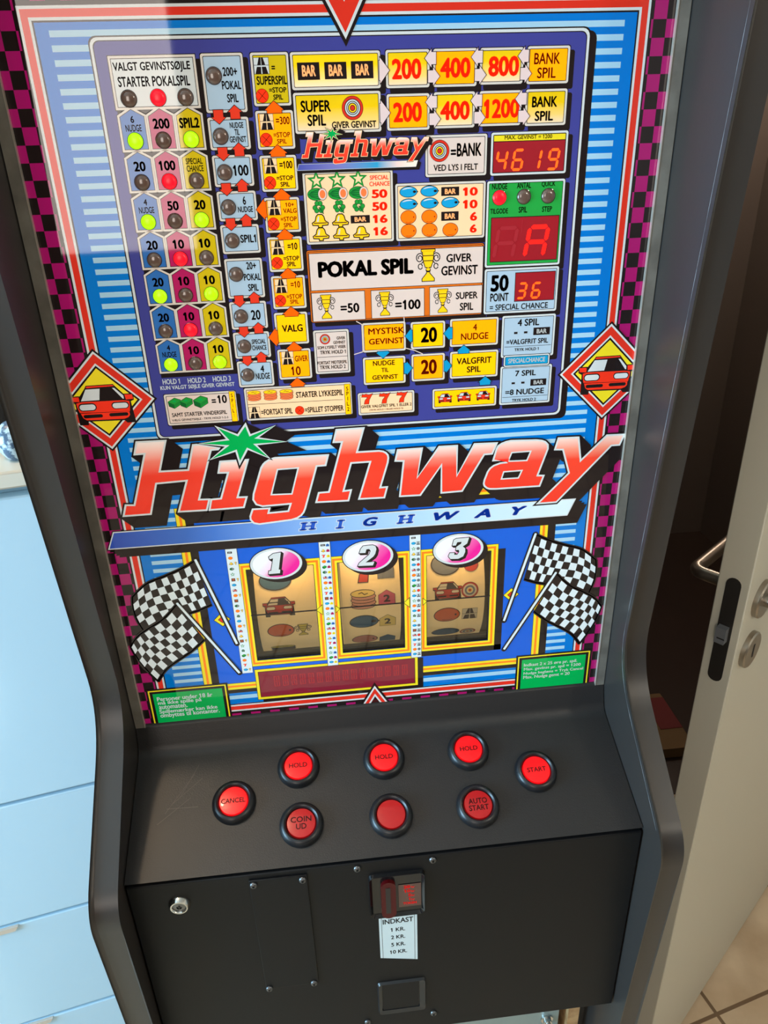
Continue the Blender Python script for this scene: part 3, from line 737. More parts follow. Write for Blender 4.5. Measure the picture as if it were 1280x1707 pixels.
colB = [('N3', (20, 67, 590, 758), [('200+', (285, 228, 470, 332)), ('POKAL', (278, 390, 515, 490)), ('SPIL', (340, 545, 485, 645))], (188, 330)),
        ('N3', (108, 828, 630, 1198), [('NUDGE', (372, 882, 540, 948)), ('TIL', (430, 962, 495, 1033)), ('GEVINST', (372, 1048, 575, 1116))], (270, 1048)),
        ('N3', (162, 1278, 670, 1632), [('100', (412, 1387, 605, 1512))], (318, 1475)),
        ('N4', (75, 70, 570, 402), [('6', (382, 120, 430, 222)), ('NUDGE', (328, 243, 512, 308))], (220, 252)),
        ('N4', (118, 468, 605, 788), [('SPIL1', (355, 578, 550, 667))], (265, 648)),
        ('N4', (165, 868, 655, 1315), [('20+', (425, 902, 550, 986)), ('POKAL', (398, 1040, 605, 1114)), ('SPIL', (448, 1162, 580, 1242))], (310, 1047)),
        ('N4', (225, 1380, 690, 1680), [('20', (480, 1470, 605, 1583))], (368, 1545)),
        ('N5', (95, 400, 438, 612), [('SPECIAL', (262, 457, 390, 492)), ('CHANCE', (266, 510, 398, 548))], (198, 518)),
        ('N5', (130, 655, 468, 865), [('4', (338, 687, 378, 746)), ('NUDGE', (298, 757, 428, 806))], (228, 772))]
for v, bx, tx_, lp in colB:
    cell('step_cell', v, bx, PLB, words(v, tx_)); LAMPS.append(T(v, *lp) + ('off',))
for v, x, y0, y1 in (('N3', 255, 735, 900), ('N3', 430, 840, 680), ('N3', 305, 1180, 1335), ('N3', 480, 1280, 1125), ('N3', 345, 1605, 1748), ('N3', 518, 1700, 1555), ('N4', 255, 385, 525), ('N4', 425, 475, 335),
                     ('N4', 355, 1300, 1432), ('N4', 520, 1385, 1258), ('N5', 200, 345, 435), ('N5', 320, 400, 308), ('N5', 230, 605, 690), ('N5', 346, 658, 568)):
    varr(v, x, y0, y1, .0076, .0112, ARD)

colC = [('N3', (612, 57, 1110, 680), CYL, (655, 118, 845, 305), [('=', (868, 212, 915, 253)), ('SUPERSPIL', (690, 335, 1058, 432)), ('=STOP', (840, 468, 1050, 528)), ('SPIL', (890, 552, 1010, 613))], (762, 568)),
        ('N3', (675, 748, 1155, 1192), LOR, (728, 785, 900, 965), [('=300', (918, 815, 1088, 905)), ('=STOP', (892, 1000, 1095, 1057)), ('SPIL', (935, 1078, 1055, 1132))], (810, 1088)),
        ('N3', (727, 1280, 1190, 1690), LYL, (778, 1312, 942, 1482), [('=100', (960, 1340, 1122, 1427)), ('=STOP', (928, 1514, 1132, 1565)), ('SPIL', (975, 1588, 1090, 1642))], (855, 1598)),
        ('N4', (632, 145, 1082, 540), LOR, (680, 175, 842, 340), [('10+', (892, 197, 998, 245)), ('VALG', (865, 267, 1028, 317)), ('=STOP', (835, 366, 1030, 415)), ('SPIL', (872, 438, 985, 487))], (755, 448)),
        ('N4', (675, 612, 1112, 1002), LYL, (722, 652, 882, 808), [('=10', (915, 673, 1038, 753)), ('=STOP', (868, 832, 1060, 880)), ('SPIL', (908, 898, 1022, 950))], (797, 912)),
        ('N4', (720, 1072, 1147, 1442), LOR, (765, 1110, 918, 1262), [('=10', (952, 1128, 1070, 1203)), ('=STOP', (905, 1284, 1095, 1332)), ('SPIL', (948, 1347, 1055, 1393))], (835, 1358)),
        ('N5', (460, 224, 775, 490), LYL, None, [('VALG', (530, 329, 720, 384))], None),
        ('N5', (490, 550, 803, 798), LOR, (527, 568, 638, 675), [('GIVER', (645, 602, 765, 648)), ('10', (613, 697, 703, 773))], None)]
for v, bx, fl, ic, tx_, st in colC:
    def dr(a):
        if ic: motorway(a, BX(v, ic), 12, CRM if fl is not CYL else WHT)
        for t, b in tx_: a.tx(v, t, b, DRD if fl is LOR else K, .012 if fl is LOR else .02)
        if st: stop(a, T(v, *st), .0047, 12)
    cell('bonus_step_cell', v, bx, fl, dr)
for v, x, y0, y1 in (('N3', 895, 772, 630), ('N3', 940, 1286, 1148), ('N4', 845, 162, 32), ('N4', 883, 632, 508), ('N4', 922, 1092, 972), ('N4', 958, 1542, 1430), ('N5', 638, 556, 478), ('N5', 667, 874, 798)):
    varr(v, x, y0, y1, .0118, .0152, AOR)
harr('N4', 668, 550, 282, .0122, .0165, AOR); harr('N5', 497, 415, 440, .0122, .0165, AOR)

# ---- top prize rows
def d_bar(a):
    for bx in ((78, 184, 285, 336), (320, 180, 523, 328), (557, 172, 760, 323)):
        a.rect(BX('N7', bx), K, 12)
    for bx in ((120, 207, 248, 305), (358, 202, 488, 302), (598, 197, 722, 296)): a.tx('N7', 'BAR', bx, CRM, .03)
cell('three_bars_cell', 'N7', (15, 92, 825, 410), ygrad('N7', (15, 92, 825, 410), .7), d_bar)
def d_sup(a):
    for t, b in (('SUPER', (108, 522, 382, 620)), ('SPIL', (170, 647, 340, 745)), ('GIVER GEVINST', (388, 708, 785, 758))): a.tx('N7', t, b, K, .02)
    target(a, T('N7', 573, 587), .0086, 12)
cell('super_game_cell', 'N7', (42, 454, 830, 795), ygrad('N7', (42, 454, 830, 795), .45), d_sup)
for v, bx, t, tb, lit in (('N7', (865, 72, 1257, 402), '200', (920, 150, 1185, 330), 0), ('N7', (875, 465, 1257, 778), '200', (932, 538, 1190, 710), 1), ('N8', (108, 57, 462, 362), '400', (165, 130, 412, 293), 1),
                          ('N8', (495, 50, 838, 342), '800', (562, 117, 808, 280), 0), ('N8', (112, 414, 445, 700), '400', (165, 487, 405, 638), 0), ('N8', (490, 404, 820, 682), '1200', (525, 470, 810, 622), 1)):
    cell('award_cell', v, bx, LOR if lit else ygrad(v, bx, .5), lambda a: a.tx(v, t, tb, NRD, .03))
cell('bank_cell', 'N8', (885, 36, 1212, 338), LOR, words('N8', [('BANK', (938, 90, 1145, 180)), ('SPIL', (962, 210, 1110, 296))], DRD, .008))
cell('bank_cell', 'N8', (870, 390, 1190, 680), ygrad('N8', (870, 390, 1190, 680), .42), words('N8', [('BANK', (920, 448, 1122, 532)), ('SPIL', (942, 567, 1088, 646))], K, .02))
for v, x0, x1, y, sw, hw in (('N7', 810, 900, 252, .0138, .0185), ('N7', 818, 908, 630, .0138, .0185)): harr(v, x0, x1, y, sw, hw, APK)
for x0, x1, y in ((130, 38, 135), (65, 160, 282), (512, 420, 124), (448, 540, 270), (890, 803, 116), (822, 912, 260), (137, 45, 494), (75, 167, 632), (507, 415, 482), (443, 533, 620), (872, 780, 468), (805, 897, 609)):
    harr('N8', x0, x1, y, .0086, .0130, APK)

# ---- middle of the board
def d_bank(a):
    a.tx('P2', '=', (760, 222, 828, 288), K, .02); a.tx('P2', 'BANK', (838, 140, 1145, 300), K, .022); a.tx('P2', 'VED LYS I FELT', (545, 412, 1100, 474), K, .012)
    target(a, T('P2', 620, 238), .0083, 12)
cell('bank_target_cell', 'P2', (443, 45, 1205, 540), PKW, d_bank)
def d_pay2(a):
    for x, y in ((230, 752), (492, 742), (230, 905), (492, 892), (752, 885)): plum(a, T('P2', x, y), .0074, 12)
    for x, y in ((230, 1070), (492, 1063), (233, 1242), (495, 1230), (755, 1226)): orange(a, T('P2', x, y), .0067, 12)
    barword(a, BX('P2', (642, 693, 865, 795)), 12, CRM); barword(a, BX('P2', (642, 1002, 858, 1107)), 12, CRM)
    for t, b in (('10', (915, 695, 1098, 797)), ('10', (915, 853, 1095, 957)), ('6', (1003, 1005, 1090, 1112)), ('6', (1000, 1160, 1085, 1262))): a.tx('P2', t, b, NRD, .035)
cell('fruit_paytable', 'P2', (65, 652, 1180, 1322), CRM, d_pay2)
def d_pay1(a):
    for x, y in ((198, 487), (382, 477), (570, 468)): star(a, T('P1', x, y), .0077, 12)
    for x, y in ((208, 608), (392, 600), (575, 592)): melon(a, T('P1', x, y), .0083, 12)
    for x, y in ((220, 722), (402, 715), (575, 708)): clover(a, T('P1', x, y), .0064, 12)
    for x, y in ((232, 840), (412, 835), (240, 958), (420, 952), (598, 945)): bell(a, T('P1', x, y), .0066, 12)
    barword(a, BX('P1', (502, 797, 675, 860)), 12, CRM)
    for t, b, w in (('SPECIAL', (672, 440, 840, 474), .008), ('CHANCE', (668, 496, 850, 530), .008), ('50', (688, 565, 830, 638), .035), ('50', (692, 677, 830, 750), .035), ('16', (700, 790, 832, 860), .035), ('16', (705, 899, 835, 970), .035)): a.tx('P1', t, b, NRD, w)
cell('symbol_paytable', 'P1', (73, 412, 888, 1022), CRM, d_pay1)
# trophy block
def d_pok(a):
    for bx in ((20, 97, 1212, 292), (38, 368, 408, 543), (448, 350, 812, 520), (852, 328, 1205, 500)): b = BX('P4', bx); a.rect(grow(b, .0005), K, 11); a.rect(b, PKW, 11.5)
    for t, bx, w in (('POKAL SPIL', (78, 150, 740, 232), .045), ('GIVER', (965, 97, 1140, 147), .018), ('GEVINST', (930, 180, 1180, 234), .018), ('=50', (235, 437, 368, 497), .022), ('=100', (612, 414, 788, 474), .022), ('SUPER', (1030, 360, 1180, 401), .018), ('SPIL', (1058, 432, 1150, 481), .018)): a.tx('P4', t, bx, K, w)
    for x, y, k in ((840, 175, 1.0), (140, 460, .76), (542, 439, .76), (940, 419, .76)): trophy(a, T('P4', x, y), .0120 * k, .0138 * k, 12)
cell('trophy_table', 'P4', (3, 75, 1209, 508), ORB, d_pok, brd=ORB, bw=.0008)
# mystery circle
ORL = LOR
for v, nm, bx, fl, wd_, mm, bw in (('P5', 'mystery_cell', (65, 97, 442, 326), LOR, [('MYSTISK', (120, 140, 430, 178)), ('GEVINST', (125, 229, 425, 263))], DRD, .012), ('P5', 'mystery_cell', (483, 88, 775, 302), LYL, [('20', (568, 132, 708, 256))], K, .03),
        ('P5', 'mystery_cell', (820, 62, 1225, 276), LOR, [('4', (1015, 100, 1048, 156)), ('NUDGE', (912, 182, 1145, 228))], DRD, .01), ('P5', 'mystery_cell', (75, 392, 440, 602), LYL, [('NUDGE', (160, 418, 348, 450)), ('TIL', (232, 477, 295, 510)), ('GEVINST', (155, 541, 375, 567))], K, .012),
        ('P5', 'mystery_cell', (490, 364, 772, 576), LOR, [('20', (570, 407, 706, 526))], DRD, .03), ('P5', 'mystery_cell', (820, 342, 1222, 546), LYL, [('VALGFRIT', (875, 394, 1172, 432)), ('SPIL', (962, 464, 1080, 510))], K, .014)):
    cell(nm, v, bx, fl, words(v, wd_, mm, bw))
a = Art()
for p in ([(18, 78), (66, 105), (76, 338), (0, 362)], [(425, 42), (430, 100)], [(443, 308), (520, 328), (585, 356)]): a.line([T('P5', x, y) for x, y in p], .0008, PKW, 20)
a.build('printed_flash', GP)
harr('P5', 497, 435, 205, .0105, .0132, ABL); harr('P5', 838, 765, 183, .0105, .0132, ABL); varr('P5', 248, 335, 393, .0104, .0130, ABL); harr('P5', 428, 498, 476, .0105, .0132, ABL); harr('P5', 768, 833, 457, .0105, .0132, ABL); varr('P5', 935, 352, 282, .0104, .0130, ABL); varr('P5', 1118, 620, 548, .0104, .0130, ABL)
def d_777(a):
    for x, y in ((112, 742), (262, 735), (410, 725)): seven(a, T('P5', x, y), .0052, 12)
    a.tx('P5', 'GIVER VALGFRIT SPIL 1 ELLER 2', (60, 797, 490, 796), K, .006); a.tx('P5', '(TRYK HOLD 1 ELLER HOLD 2)', (130, 830, 418, 829), DRD, .006)
cell('sevens_cell', 'P5', (32, 694, 515, 852), CRM, d_777)
cell('cars_cell', 'P5', (670, 660, 1210, 795), LYL, lambda a: [car(a, T('P5', x, y), .0073, 12) for x, y in ((775, 735), (937, 723), (1100, 712))])
def d_giv(a):
    target(a, T('N5', 915, 455), .0047, 12)
    for t, b in (('GIVER', (1017, 431, 1095, 454)), ('GEVINST', (988, 471, 1097, 492)), ('SOM LYSFELT VISER', (847, 518, 1100, 532)), ('TRYK HOLD 1', (870, 558, 1100, 578)), ('FORTSAT MIDTERSPIL', (848, 653, 1113, 667)), ('TRYK HOLD 2', (868, 690, 1100, 711))): a.tx('N5', t, b, K, .012)
    a.line([T('N5', 845, 617), T('N5', 1115, 603)], .0004, K, 13)
cell('instruction_cell', 'N5', (808, 380, 1143, 748), PKW, d_giv)
def strip(a, v, bx, letters, pts, h, w):
    b = BX(v, bx); a.rect(grow(b, .0004), K, 12); a.rect(b, LYL, 12.5)
    for t, (x, y) in zip(letters, pts): a.tx(v, t, (x - w * (.35 if t in 'I1' else 1), y - h, x + w * (.35 if t in 'I1' else 1), y + h), K, .01)
def d_lyk(a):
    for x, y in ((287, 955), (430, 948), (573, 942)): coins(a, T('N5', x, y), .0061, 12, n=5, sy=.95)
    a.tx('N5', 'STARTER LYKKESPIL', (655, 924, 1078, 952), K, .014); a.tx('N5', '=FORTSAT SPIL', (345, 1080, 630, 1114), K, .014); a.tx('N5', '=SPILLET STOPPER', (735, 1060, 1082, 1088), K, .014)
    a.line([T('N5', 230, 1037), T('N5', 1075, 990)], .0004, K, 13); motorway(a, BX('N5', (238, 1062, 342, 1152)), 12, CRM); stop(a, T('N5', 690, 1087), .0041, 12)
    strip(a, 'N5', (1087, 856, 1148, 1118), 'SPIL2', ((1112, 893), (1115, 937), (1118, 982), (1120, 1027), (1122, 1075)), 17, 11)
cell('lucky_game_cell', 'N5', (193, 893, 1160, 1122), CRM, d_lyk)
def d_mon(a):
    for x, y in ((290, 930), (430, 922), (600, 912)): money(a, T('N6', x, y), .0058 if x < 600 else .0066, 12)
    a.tx('N6', '=', (728, 892, 785, 932), K, .02); a.tx('N6', '10', (795, 842, 917, 935), K, .02); a.tx('N6', 'SAMT STARTER VINDERSPIL', (258, 1056, 915, 1064), K, .012); a.tx('N6', 'VÆLG GEVINSTSØJLE - TRYK HOLD 1-2-3', (260, 1130, 930, 1122), K, .006)
    strip(a, 'N6', (935, 802, 1040, 1148), 'SPIL1', ((970, 845), (977, 905), (983, 965), (990, 1025), (997, 1080)), 22, 14)
cell('winner_game_cell', 'N6', (160, 838, 1055, 1152), PKW, d_mon)
# ---- right column: counters
def d_max(a):
    b = BX('P3', (155, 98, 1028, 155)); a.rect((a.b[0] + .0024, T('P3', 155, 188)[1], a.b[2] - .0024, a.b[3] - .0024), YEL, 11); a.tx('P3', 'MAX. GEVINST = 1200', (292, 114, 852, 145), K, .004)
cell('counter_cell', 'P3', (135, 80, 1012, 558), K, d_max, brd=WHT)
cell('credit_cell', 'P3', (85, 657, 938, 1640), BGN, words('P3', [('NUDGE', (142, 684, 320, 748)), ('ANTAL', (438, 670, 602, 735)), ('QUICK', (730, 658, 888, 722)), ('TILGODE', (120, 982, 328, 1036)), ('SPIL', (458, 958, 555, 1026)), ('STEP', (735, 953, 848, 1015))], K, .012), brd=WHT)
for x, y, k in ((228, 850, 'red'), (518, 838, 'off'), (806, 828, 'off')): LAMPS.append(T('P3', x, y) + (k,))
def d_50(a):
    a.tx('P6', '50', (118, 188, 308, 363), K, .03); a.tx('P6', 'POINT', (112, 388, 308, 470), K, .016); a.tx('P6', '= SPECIAL CHANCE', (105, 512, 738, 545), K, .006)
cell('points_cell', 'P6', (52, 125, 830, 575), PLB, d_50, brd=WHT)
def d_4(v0, items, dash, barb, ln):
    def f(a):
        for t, b in items: a.tx('P6', t, b, K, .014)
        for x, y in dash: c = T('P6', x, y); a.rect((c[0] - .0017, c[1] - .001, c[0] + .0017, c[1] + .001), K, 13)
        barword(a, BX('P6', barb), 12); a.line([T('P6', ln[0], ln[1]), T('P6', ln[2], ln[3])], .0004, K, 13)
    return f
cell('free_game_cell', 'P6', (245, 637, 797, 1062), PLB, d_4(0, [('4 SPIL', (412, 670, 645, 735)), ('=VALGFRIT SPIL', (288, 895, 742, 926)), ('TRYK HOLD 1', (375, 988, 638, 1006))], ((390, 820), (498, 813)), (585, 762, 760, 834), (265, 975, 772, 948)), brd=WHT)
cell('free_game_cell', 'P6', (225, 1190, 757, 1575), PLB, d_4(0, [('7 SPIL', (385, 1232, 608, 1282)), ('=8 NUDGE', (275, 1442, 695, 1478)), ('TRYK HOLD 2', (348, 1542, 608, 1558))], ((362, 1370), (467, 1363)), (552, 1326, 720, 1388), (242, 1527, 735, 1497)), brd=WHT)
cell('heading_cell', 'P6', (262, 1072, 752, 1165), ABL, lambda a: a.tx('P6', 'SPECIALCHANCE', (308, 1102, 708, 1130), WHT, .02, 16), brd=WHT, lay=12, shadow=0, bw=.0012)

# ---- the displays behind red plastic: parts of the machine
SEGS = {'0': 'abcdef', '1': 'bc', '2': 'abged', '3': 'abgcd', '4': 'fgbc', '5': 'afgcd', '6': 'afgedc', '7': 'abc', '8': 'abcdefg', '9': 'abcdfg', 'A': 'abcefg'}
def digit(parent, ch, c, w, h, m_, t, lay=4, name='digit', extra=None):
    a = Art(lambda u, v, hh: glass(u, v, hh + 16 * LAY)); sk = .16
    X = lambda x, y: (c[0] + x + y * sk, c[1] + y)
    L = {'a': ((-w, h), (w, h)), 'g': ((-w, 0), (w, 0)), 'd': ((-w, -h), (w, -h)), 'f': ((-w, 0), (-w, h)), 'b': ((w, 0), (w, h)), 'e': ((-w, -h), (-w, 0)), 'c': ((w, -h), (w, 0))}
    for s_ in SEGS[ch]:
        (x0, y0), (x1, y1) = L[s_]; g = t * .16
        if y0 == y1: p = [(x0 + g, y0), (x0 + g + t / 2, y0 + t / 2), (x1 - g - t / 2, y0 + t / 2), (x1 - g, y0), (x1 - g - t / 2, y0 - t / 2), (x0 + g + t / 2, y0 - t / 2)]
        else: p = [(x0, y0 + g), (x0 - t / 2, y0 + g + t / 2), (x0 - t / 2, y1 - g - t / 2), (x0, y1 - g), (x0 + t / 2, y1 - g - t / 2), (x0 + t / 2, y0 + g + t / 2)]
        a.poly([X(*q) for q in p], m_, lay)
    return a.build(name, parent, label=extra)
def display(name, b, lab):
    a = Art(); a.rect(grow(b, .0006), K, 13); a.rect(b, DSP, 14); return a.build(name, SM, label=lab)
b = BX('P3', (158, 195, 995, 540)); cb_ = BX('P3', (135, 80, 1012, 558)); b = (cb_[0] + .0024, cb_[1] + .0024, cb_[2] - .0024, T('P3', 158, 193)[1])
dsp = display('win_display', b, 'red numeric display reading 4619')
for ch, x, y in (('4', 252, 410), ('6', 447, 402), ('1', 655, 398), ('9', 865, 395)): digit(dsp, ch, T('P3', x, y), .0040, .0076, SEG, .0022)
b = BX('P3', (137, 1095, 898, 1575)); dsp = display('nudge_display', b, 'red display with one large lit digit')
digit(dsp, 'A', T('P3', 300, 1388), .0085, .0128, DGH, .0032, name='unlit_digit')
digit(dsp, 'A', T('P3', 665, 1372), .0085, .0128, SEGR, .0038)
a = Art(); a.line([T('P3', 500, 1112), T('P3', 490, 1262)], .0004, DGH, 18); a.build('divider', dsp)
b = BX('P6', (392, 166, 800, 450)); dsp = display('points_display', b, 'small red display reading 36')
for ch, x, y in (('3', 455, 358), ('6', 612, 352)): digit(dsp, ch, T('P6', x, y), .0035, .0066, SEG, .0021)

# ---- indicator lamps
offm = mat('lamp_unlit', (104, 80, 70), 0.22, coat=1.0, emit=0.05); grnm = mat('lamp_lit_green', (150, 235, 0), 0.3, emit=1.1, ergb=(172, 255, 0)); redm = mat('lamp_lit_red', (240, 10, 30), 0.3, emit=1.1, ergb=(255, 10, 36))
LM = {}
for k, mm in (('off', offm), ('green', grnm), ('red', redm)):
    m = MB(); m.lathe([(0.0061, 0), (0.0061, 0.0006), (0.0056, 0.0014), (0.0042, 0.0022), (0.0022, 0.0026), (0.0004, 0.0027)], (0, 0, 0), (0, -1, 0), mm, 28)
    m.lathe([(0.0065, -0.0002), (0.0065, 0.0003), (0.0061, 0.0004)], (0, 0, 0), (0, -1, 0), K, 28, cap=False)
    LM[k] = m
lamp0 = {}
for u, v, k in LAMPS:
    if k not in lamp0:
        o = LM[k].build('indicator_lamp', SM, smooth=True); lamp0[k] = o
    else:
        o = lamp0[k].copy(); COL.objects.link(o)
    o.location = (u, -14 * LAY, v + FZ); o['label'] = {'off': 'unlit brown indicator lamp', 'green': 'indicator lamp lit green', 'red': 'indicator lamp lit red'}[k]

# ---- the three reels' board: royal blue with yellow rails
RP = (RPl, RPb_, RPr, RPt)
a = Art()
sh = shift(RP, .0085, -.0052); t_ = .0088
a.ring((sh[0], sh[1], sh[2], sh[3]), .0088, K, 4)
a.poly(loop(grow(RP, -.001)), ROY, 3.5, HL)
a.ring(grow(RP, .0005), .0005, K, 5); a.ring(RP, t_, YLN, 5); a.ring(grow(RP, -.0032), .0026, ORN, 5.5); a.ring(grow(RP, -t_), .0005, K, 5.6)
# black drop of the reel frames
a.rect((HO[2][2] + .008, HO[2][1] - .015, HO[2][2] + .0165, HO[2][3] + .002), K, 4.2); a.rect((HO[1][2] + .012, HO[2][1] - .0155, HO[2][2] + .0165, HO[2][1] - .0075), K, 4.2)
for c, sg in ((T('R8', 203, 775), 1), (T('I', 778, 698), -1)):
    p = [(c[0] - .0085, c[1]), (c[0], c[1] + .0085), (c[0] + .0085, c[1]), (c[0], c[1] - .0085)]
    a.poly(offset(p, .0007), K, 6); a.poly(p, YLN, 6.5); a.poly(offset(p, -.0028), K, 7); a.poly(offset(p, -.0034), RED, 7.5)
y0_, y1_ = T('I', 840, 1308)[1], T('I', 840, 1280)[1]; a.rect((FI[0], y0_, FI[2], y1_), SKY, 3.2)
RB = a.build('reel_board', GP)
a = Art()
for h in HO:
    a.ring(grow(h, .0086), .0086, K, 7); a.ring(grow(h, .0081), .0075, YLN, 7.5); a.ring(grow(h, .0056), .0025, ORN, 8)
for vw, x, y in (('J', 512, 548), ('J', 1094, 499)):
    c = T(vw, x, y); p = [(c[0], c[1]), (c[0] + .006, c[1] + .006), (c[0] + .006, c[1] - .006)]; a.poly(offset(p, .0006), K, 8.6); a.poly(p, YLN, 9)
for vw, x, y in (('J', 664, 539), ('J', 1244, 489)):
    c = T(vw, x, y); p = [(c[0], c[1]), (c[0] - .004, c[1] + .004), (c[0] - .004, c[1] - .004)]; a.poly(offset(p, .0006), K, 8.6); a.poly(p, YLN, 9)
wl = [T('J', 310, 564)[1], T('R6', 575, 826)[1], T('R7', 570, 776)[1]]
for h, v in zip(HO, wl): a.rect((h[0] - .001, v - .0009, h[2] + .001, v + .0009), K, 8.3)
a.build('reel_frames', GP)
# numbered badges
badge = []
NUM = {'1': ('R5', (578, 378), (278, 165), [(500, 305), (545, 270), (627, 256), (605, 440), (622, 440), (618, 478), (498, 488), (502, 455), (525, 452), (545, 320), (508, 330)]),
       '2': ('R6', (532, 300), (270, 165), [(440, 265), (455, 220), (480, 190), (580, 178), (612, 190), (622, 220), (610, 270), (590, 300), (505, 365), (600, 356), (585, 395), (425, 402), (440, 370), (545, 280), (560, 240), (545, 220), (515, 224), (505, 262)]),
       '3': ('R7', (570, 275), (255, 155), [(525, 180), (550, 165), (680, 155), (660, 215), (615, 245), (640, 265), (640, 300), (620, 345), (570, 370), (490, 372), (470, 345), (485, 312), (530, 310), (528, 330), (560, 328), (580, 300), (575, 280), (545, 282), (550, 250), (600, 215), (602, 198), (560, 202), (545, 235), (510, 237)])}
for n, (vw, c, hf, pts) in NUM.items():
    a = Art(); cc = T(vw, *c); l = T(vw, c[0] - hf[0], c[1] + hf[0] * .06)[0]; r_ = T(vw, c[0] + hf[0], c[1] - hf[0] * .06)[0]; rx = (r_ - l) / 2; ry = (T(vw, c[0], c[1] - hf[1])[1] - T(vw, c[0], c[1] + hf[1])[1]) / 2
    cc = ((l + r_) / 2, cc[1])
    a.el(cc[0] + .0042, cc[1] - .0036, rx * 1.03, ry * 1.04, K, 20, 40); a.el(cc[0], cc[1], rx * 1.035, ry * 1.05, K, 20.5, 40); a.el(cc[0], cc[1], rx, ry, WHT, 21, 40)
    pk = grad('badge pink ' + n, [(0, (226, 232, 234)), (.42, (226, 200, 216)), (.6, (222, 96, 160)), (1, (224, 24, 140))], 0, cc[0] - rx * .75 - (cc[1] + FZ) * .9, cc[0] + rx * .75 - (cc[1] + FZ) * .9, .45, 'Object', -.9)
    a.el(cc[0], cc[1], rx * .9, ry * .88, pk, 21.5, 40)
    p = [T(vw, x, y) for x, y in pts]
    for k in range(5): a.poly(offset([(x + .0005 * k, y - .0005 * k) for x, y in p], .0008), K, 22 + .1 * k)
    a.poly(p, WHT, 23)
    a.build('reel_badge', GP)
# symbol legends between the reels
SB = mat('ink_legend_white', (206, 216, 218), 0.6, emit=0.42, spec=0, coat=1.0)
LEG = [('R5', (32, 222, 355, 1537), 'B o bT m s cT p a oT c m oT k p oT a b cT s k $T o 7 pT'), ('R6', (5, 143, 243, 1455), 'B1 b2 73 o1 $2 m3 a1 o2 b3 71 c2 p3 o1 s2 b3 $1 a2 o3 b1 72 k3 s1 $2 p3'), ('R6', (975, 65, 1137, 1368), 'B ph st bh mt pr at oh pt $h br ph st oh pr kh b pt ch ar pt 7h ot ph')]
for vw, bx, code in LEG:
    a = Art(); b = BX(vw, bx); x2 = T(vw, bx[2], bx[3])[0]
    wdt = .0118; b = ((b[0] + x2 - wdt) / 2 if False else b[0], b[1], b[0] + wdt, b[3])
    a.rect(grow(b, .0004), K, 12); a.rect(b, SB, 12.5); rows = code.split(); hh = (b[3] - b[1] - .003) / 24
    for i, cd in enumerate(rows):
        y = b[3] - .0015 - hh * (i + .5); c = (b[0] + wdt * (.36 if len(cd) == 1 or True else .5), y); s = .0024; k = cd[0]
        if k == 'B': barword(a, (c[0] - s, y - s * .5, c[0] + s, y + s * .5), 13)
        elif k == 'o': orange(a, c, s * .9, 13)
        elif k == 'b': bell(a, c, s * .85, 13)
        elif k == 'm': a.el(c[0], y, s * 1.02, s * .72, DGN, 13, 14); a.el(c[0] + s * .4, y, s * .5, s * .6, GRY, 14, 12)
        elif k == 's': star(a, (c[0], y - s * .05), s * 1.0, 13, SB)
        elif k == 'c': a.rect((c[0] - s * .85, y - s * .8, c[0] + s * .85, y + s * .75), BRW, 13); a.line([(c[0] - s * .5, y + s * .3), (c[0] + s * .5, y + s * .3)], s * .16, COP, 14); a.line([(c[0] - s * .5, y - s * .2), (c[0] + s * .5, y - s * .2)], s * .16, COP, 14)
        elif k == 'p': plum(a, c, s * .95, 13, hi=None, sy=.66)
        elif k == 'a': car(a, c, s * 1.05, 13)
        elif k == 'k': clover(a, c, s * .9, 13, DGN)
        elif k == '$': money(a, c, s * .95, 13)
        elif k == '7': seven(a, c, s * .75, 13)
        if len(cd) > 1:
            e = cd[1]; c2 = (b[0] + wdt * .78, y); r = s * .72
            if e in '123':
                hb = (c2[0] - r, y - r, c2[0] + r, y + r); a.poly(house(hb, .35), {'1': CBL, '2': CMG, '3': YEL}[e], 15); a.text('1', (c2[0] - r * .2, y - r * .6, c2[0] + r * .2, y + r * .35), K, 16, .02)
            elif e == 'T': trophy(a, (c2[0] - .0002, y), s * .62, s * .72, 15)
            elif e == 'h': motorway(a, (c2[0] - r, y - r, c2[0] + r, y + r), 15, SB)
            elif e in 'tr': target(a, c2, r, 15, 1, ((1.05, K), (.95, GRY), (.6, K), (.45, GRY)) if e == 't' else ((1.05, K), (.95, RED)))
    a.build('symbol_legend', GP)

# red text display beneath the reels
b = BX('J', (122, 963, 1165, 1036)); bt = T('J', 640, 915)[1]; b = (T('J', 122, 963)[0], T('J', 650, 1078)[1], T('J', 1165, 1036)[0], bt)
a = Art(); a.rect(grow(b, .0042), K, 8.7); a.rect(grow(b, .0037), YLN, 9.2); a.rect(shift(grow(b, .0042), .006, -.004), K, 8.4); a.build('display_frame', GP)
a = Art(); a.rect(grow(b, .0006), K, 11); a.rect(b, DSM, 12); dsp = a.build('message_display', SM, label='dark red message display with its characters unlit')
a = Art()
for i in range(16):
    u = b[0] + (b[2] - b[0]) * (.11 + i * .055); v = b[1] + (b[3] - b[1]) * .58; w, h = .0033, .0075
    a.ring((u - w, v - h, u + w, v + h), .0011, DGH, 13); a.rect((u - w, v - .0005, u + w, v + .0005), DGH, 13); a.rect((u - .0005, v - h, u + .0005, v + h), DGH, 13)
a.build('unlit_characters', dsp)

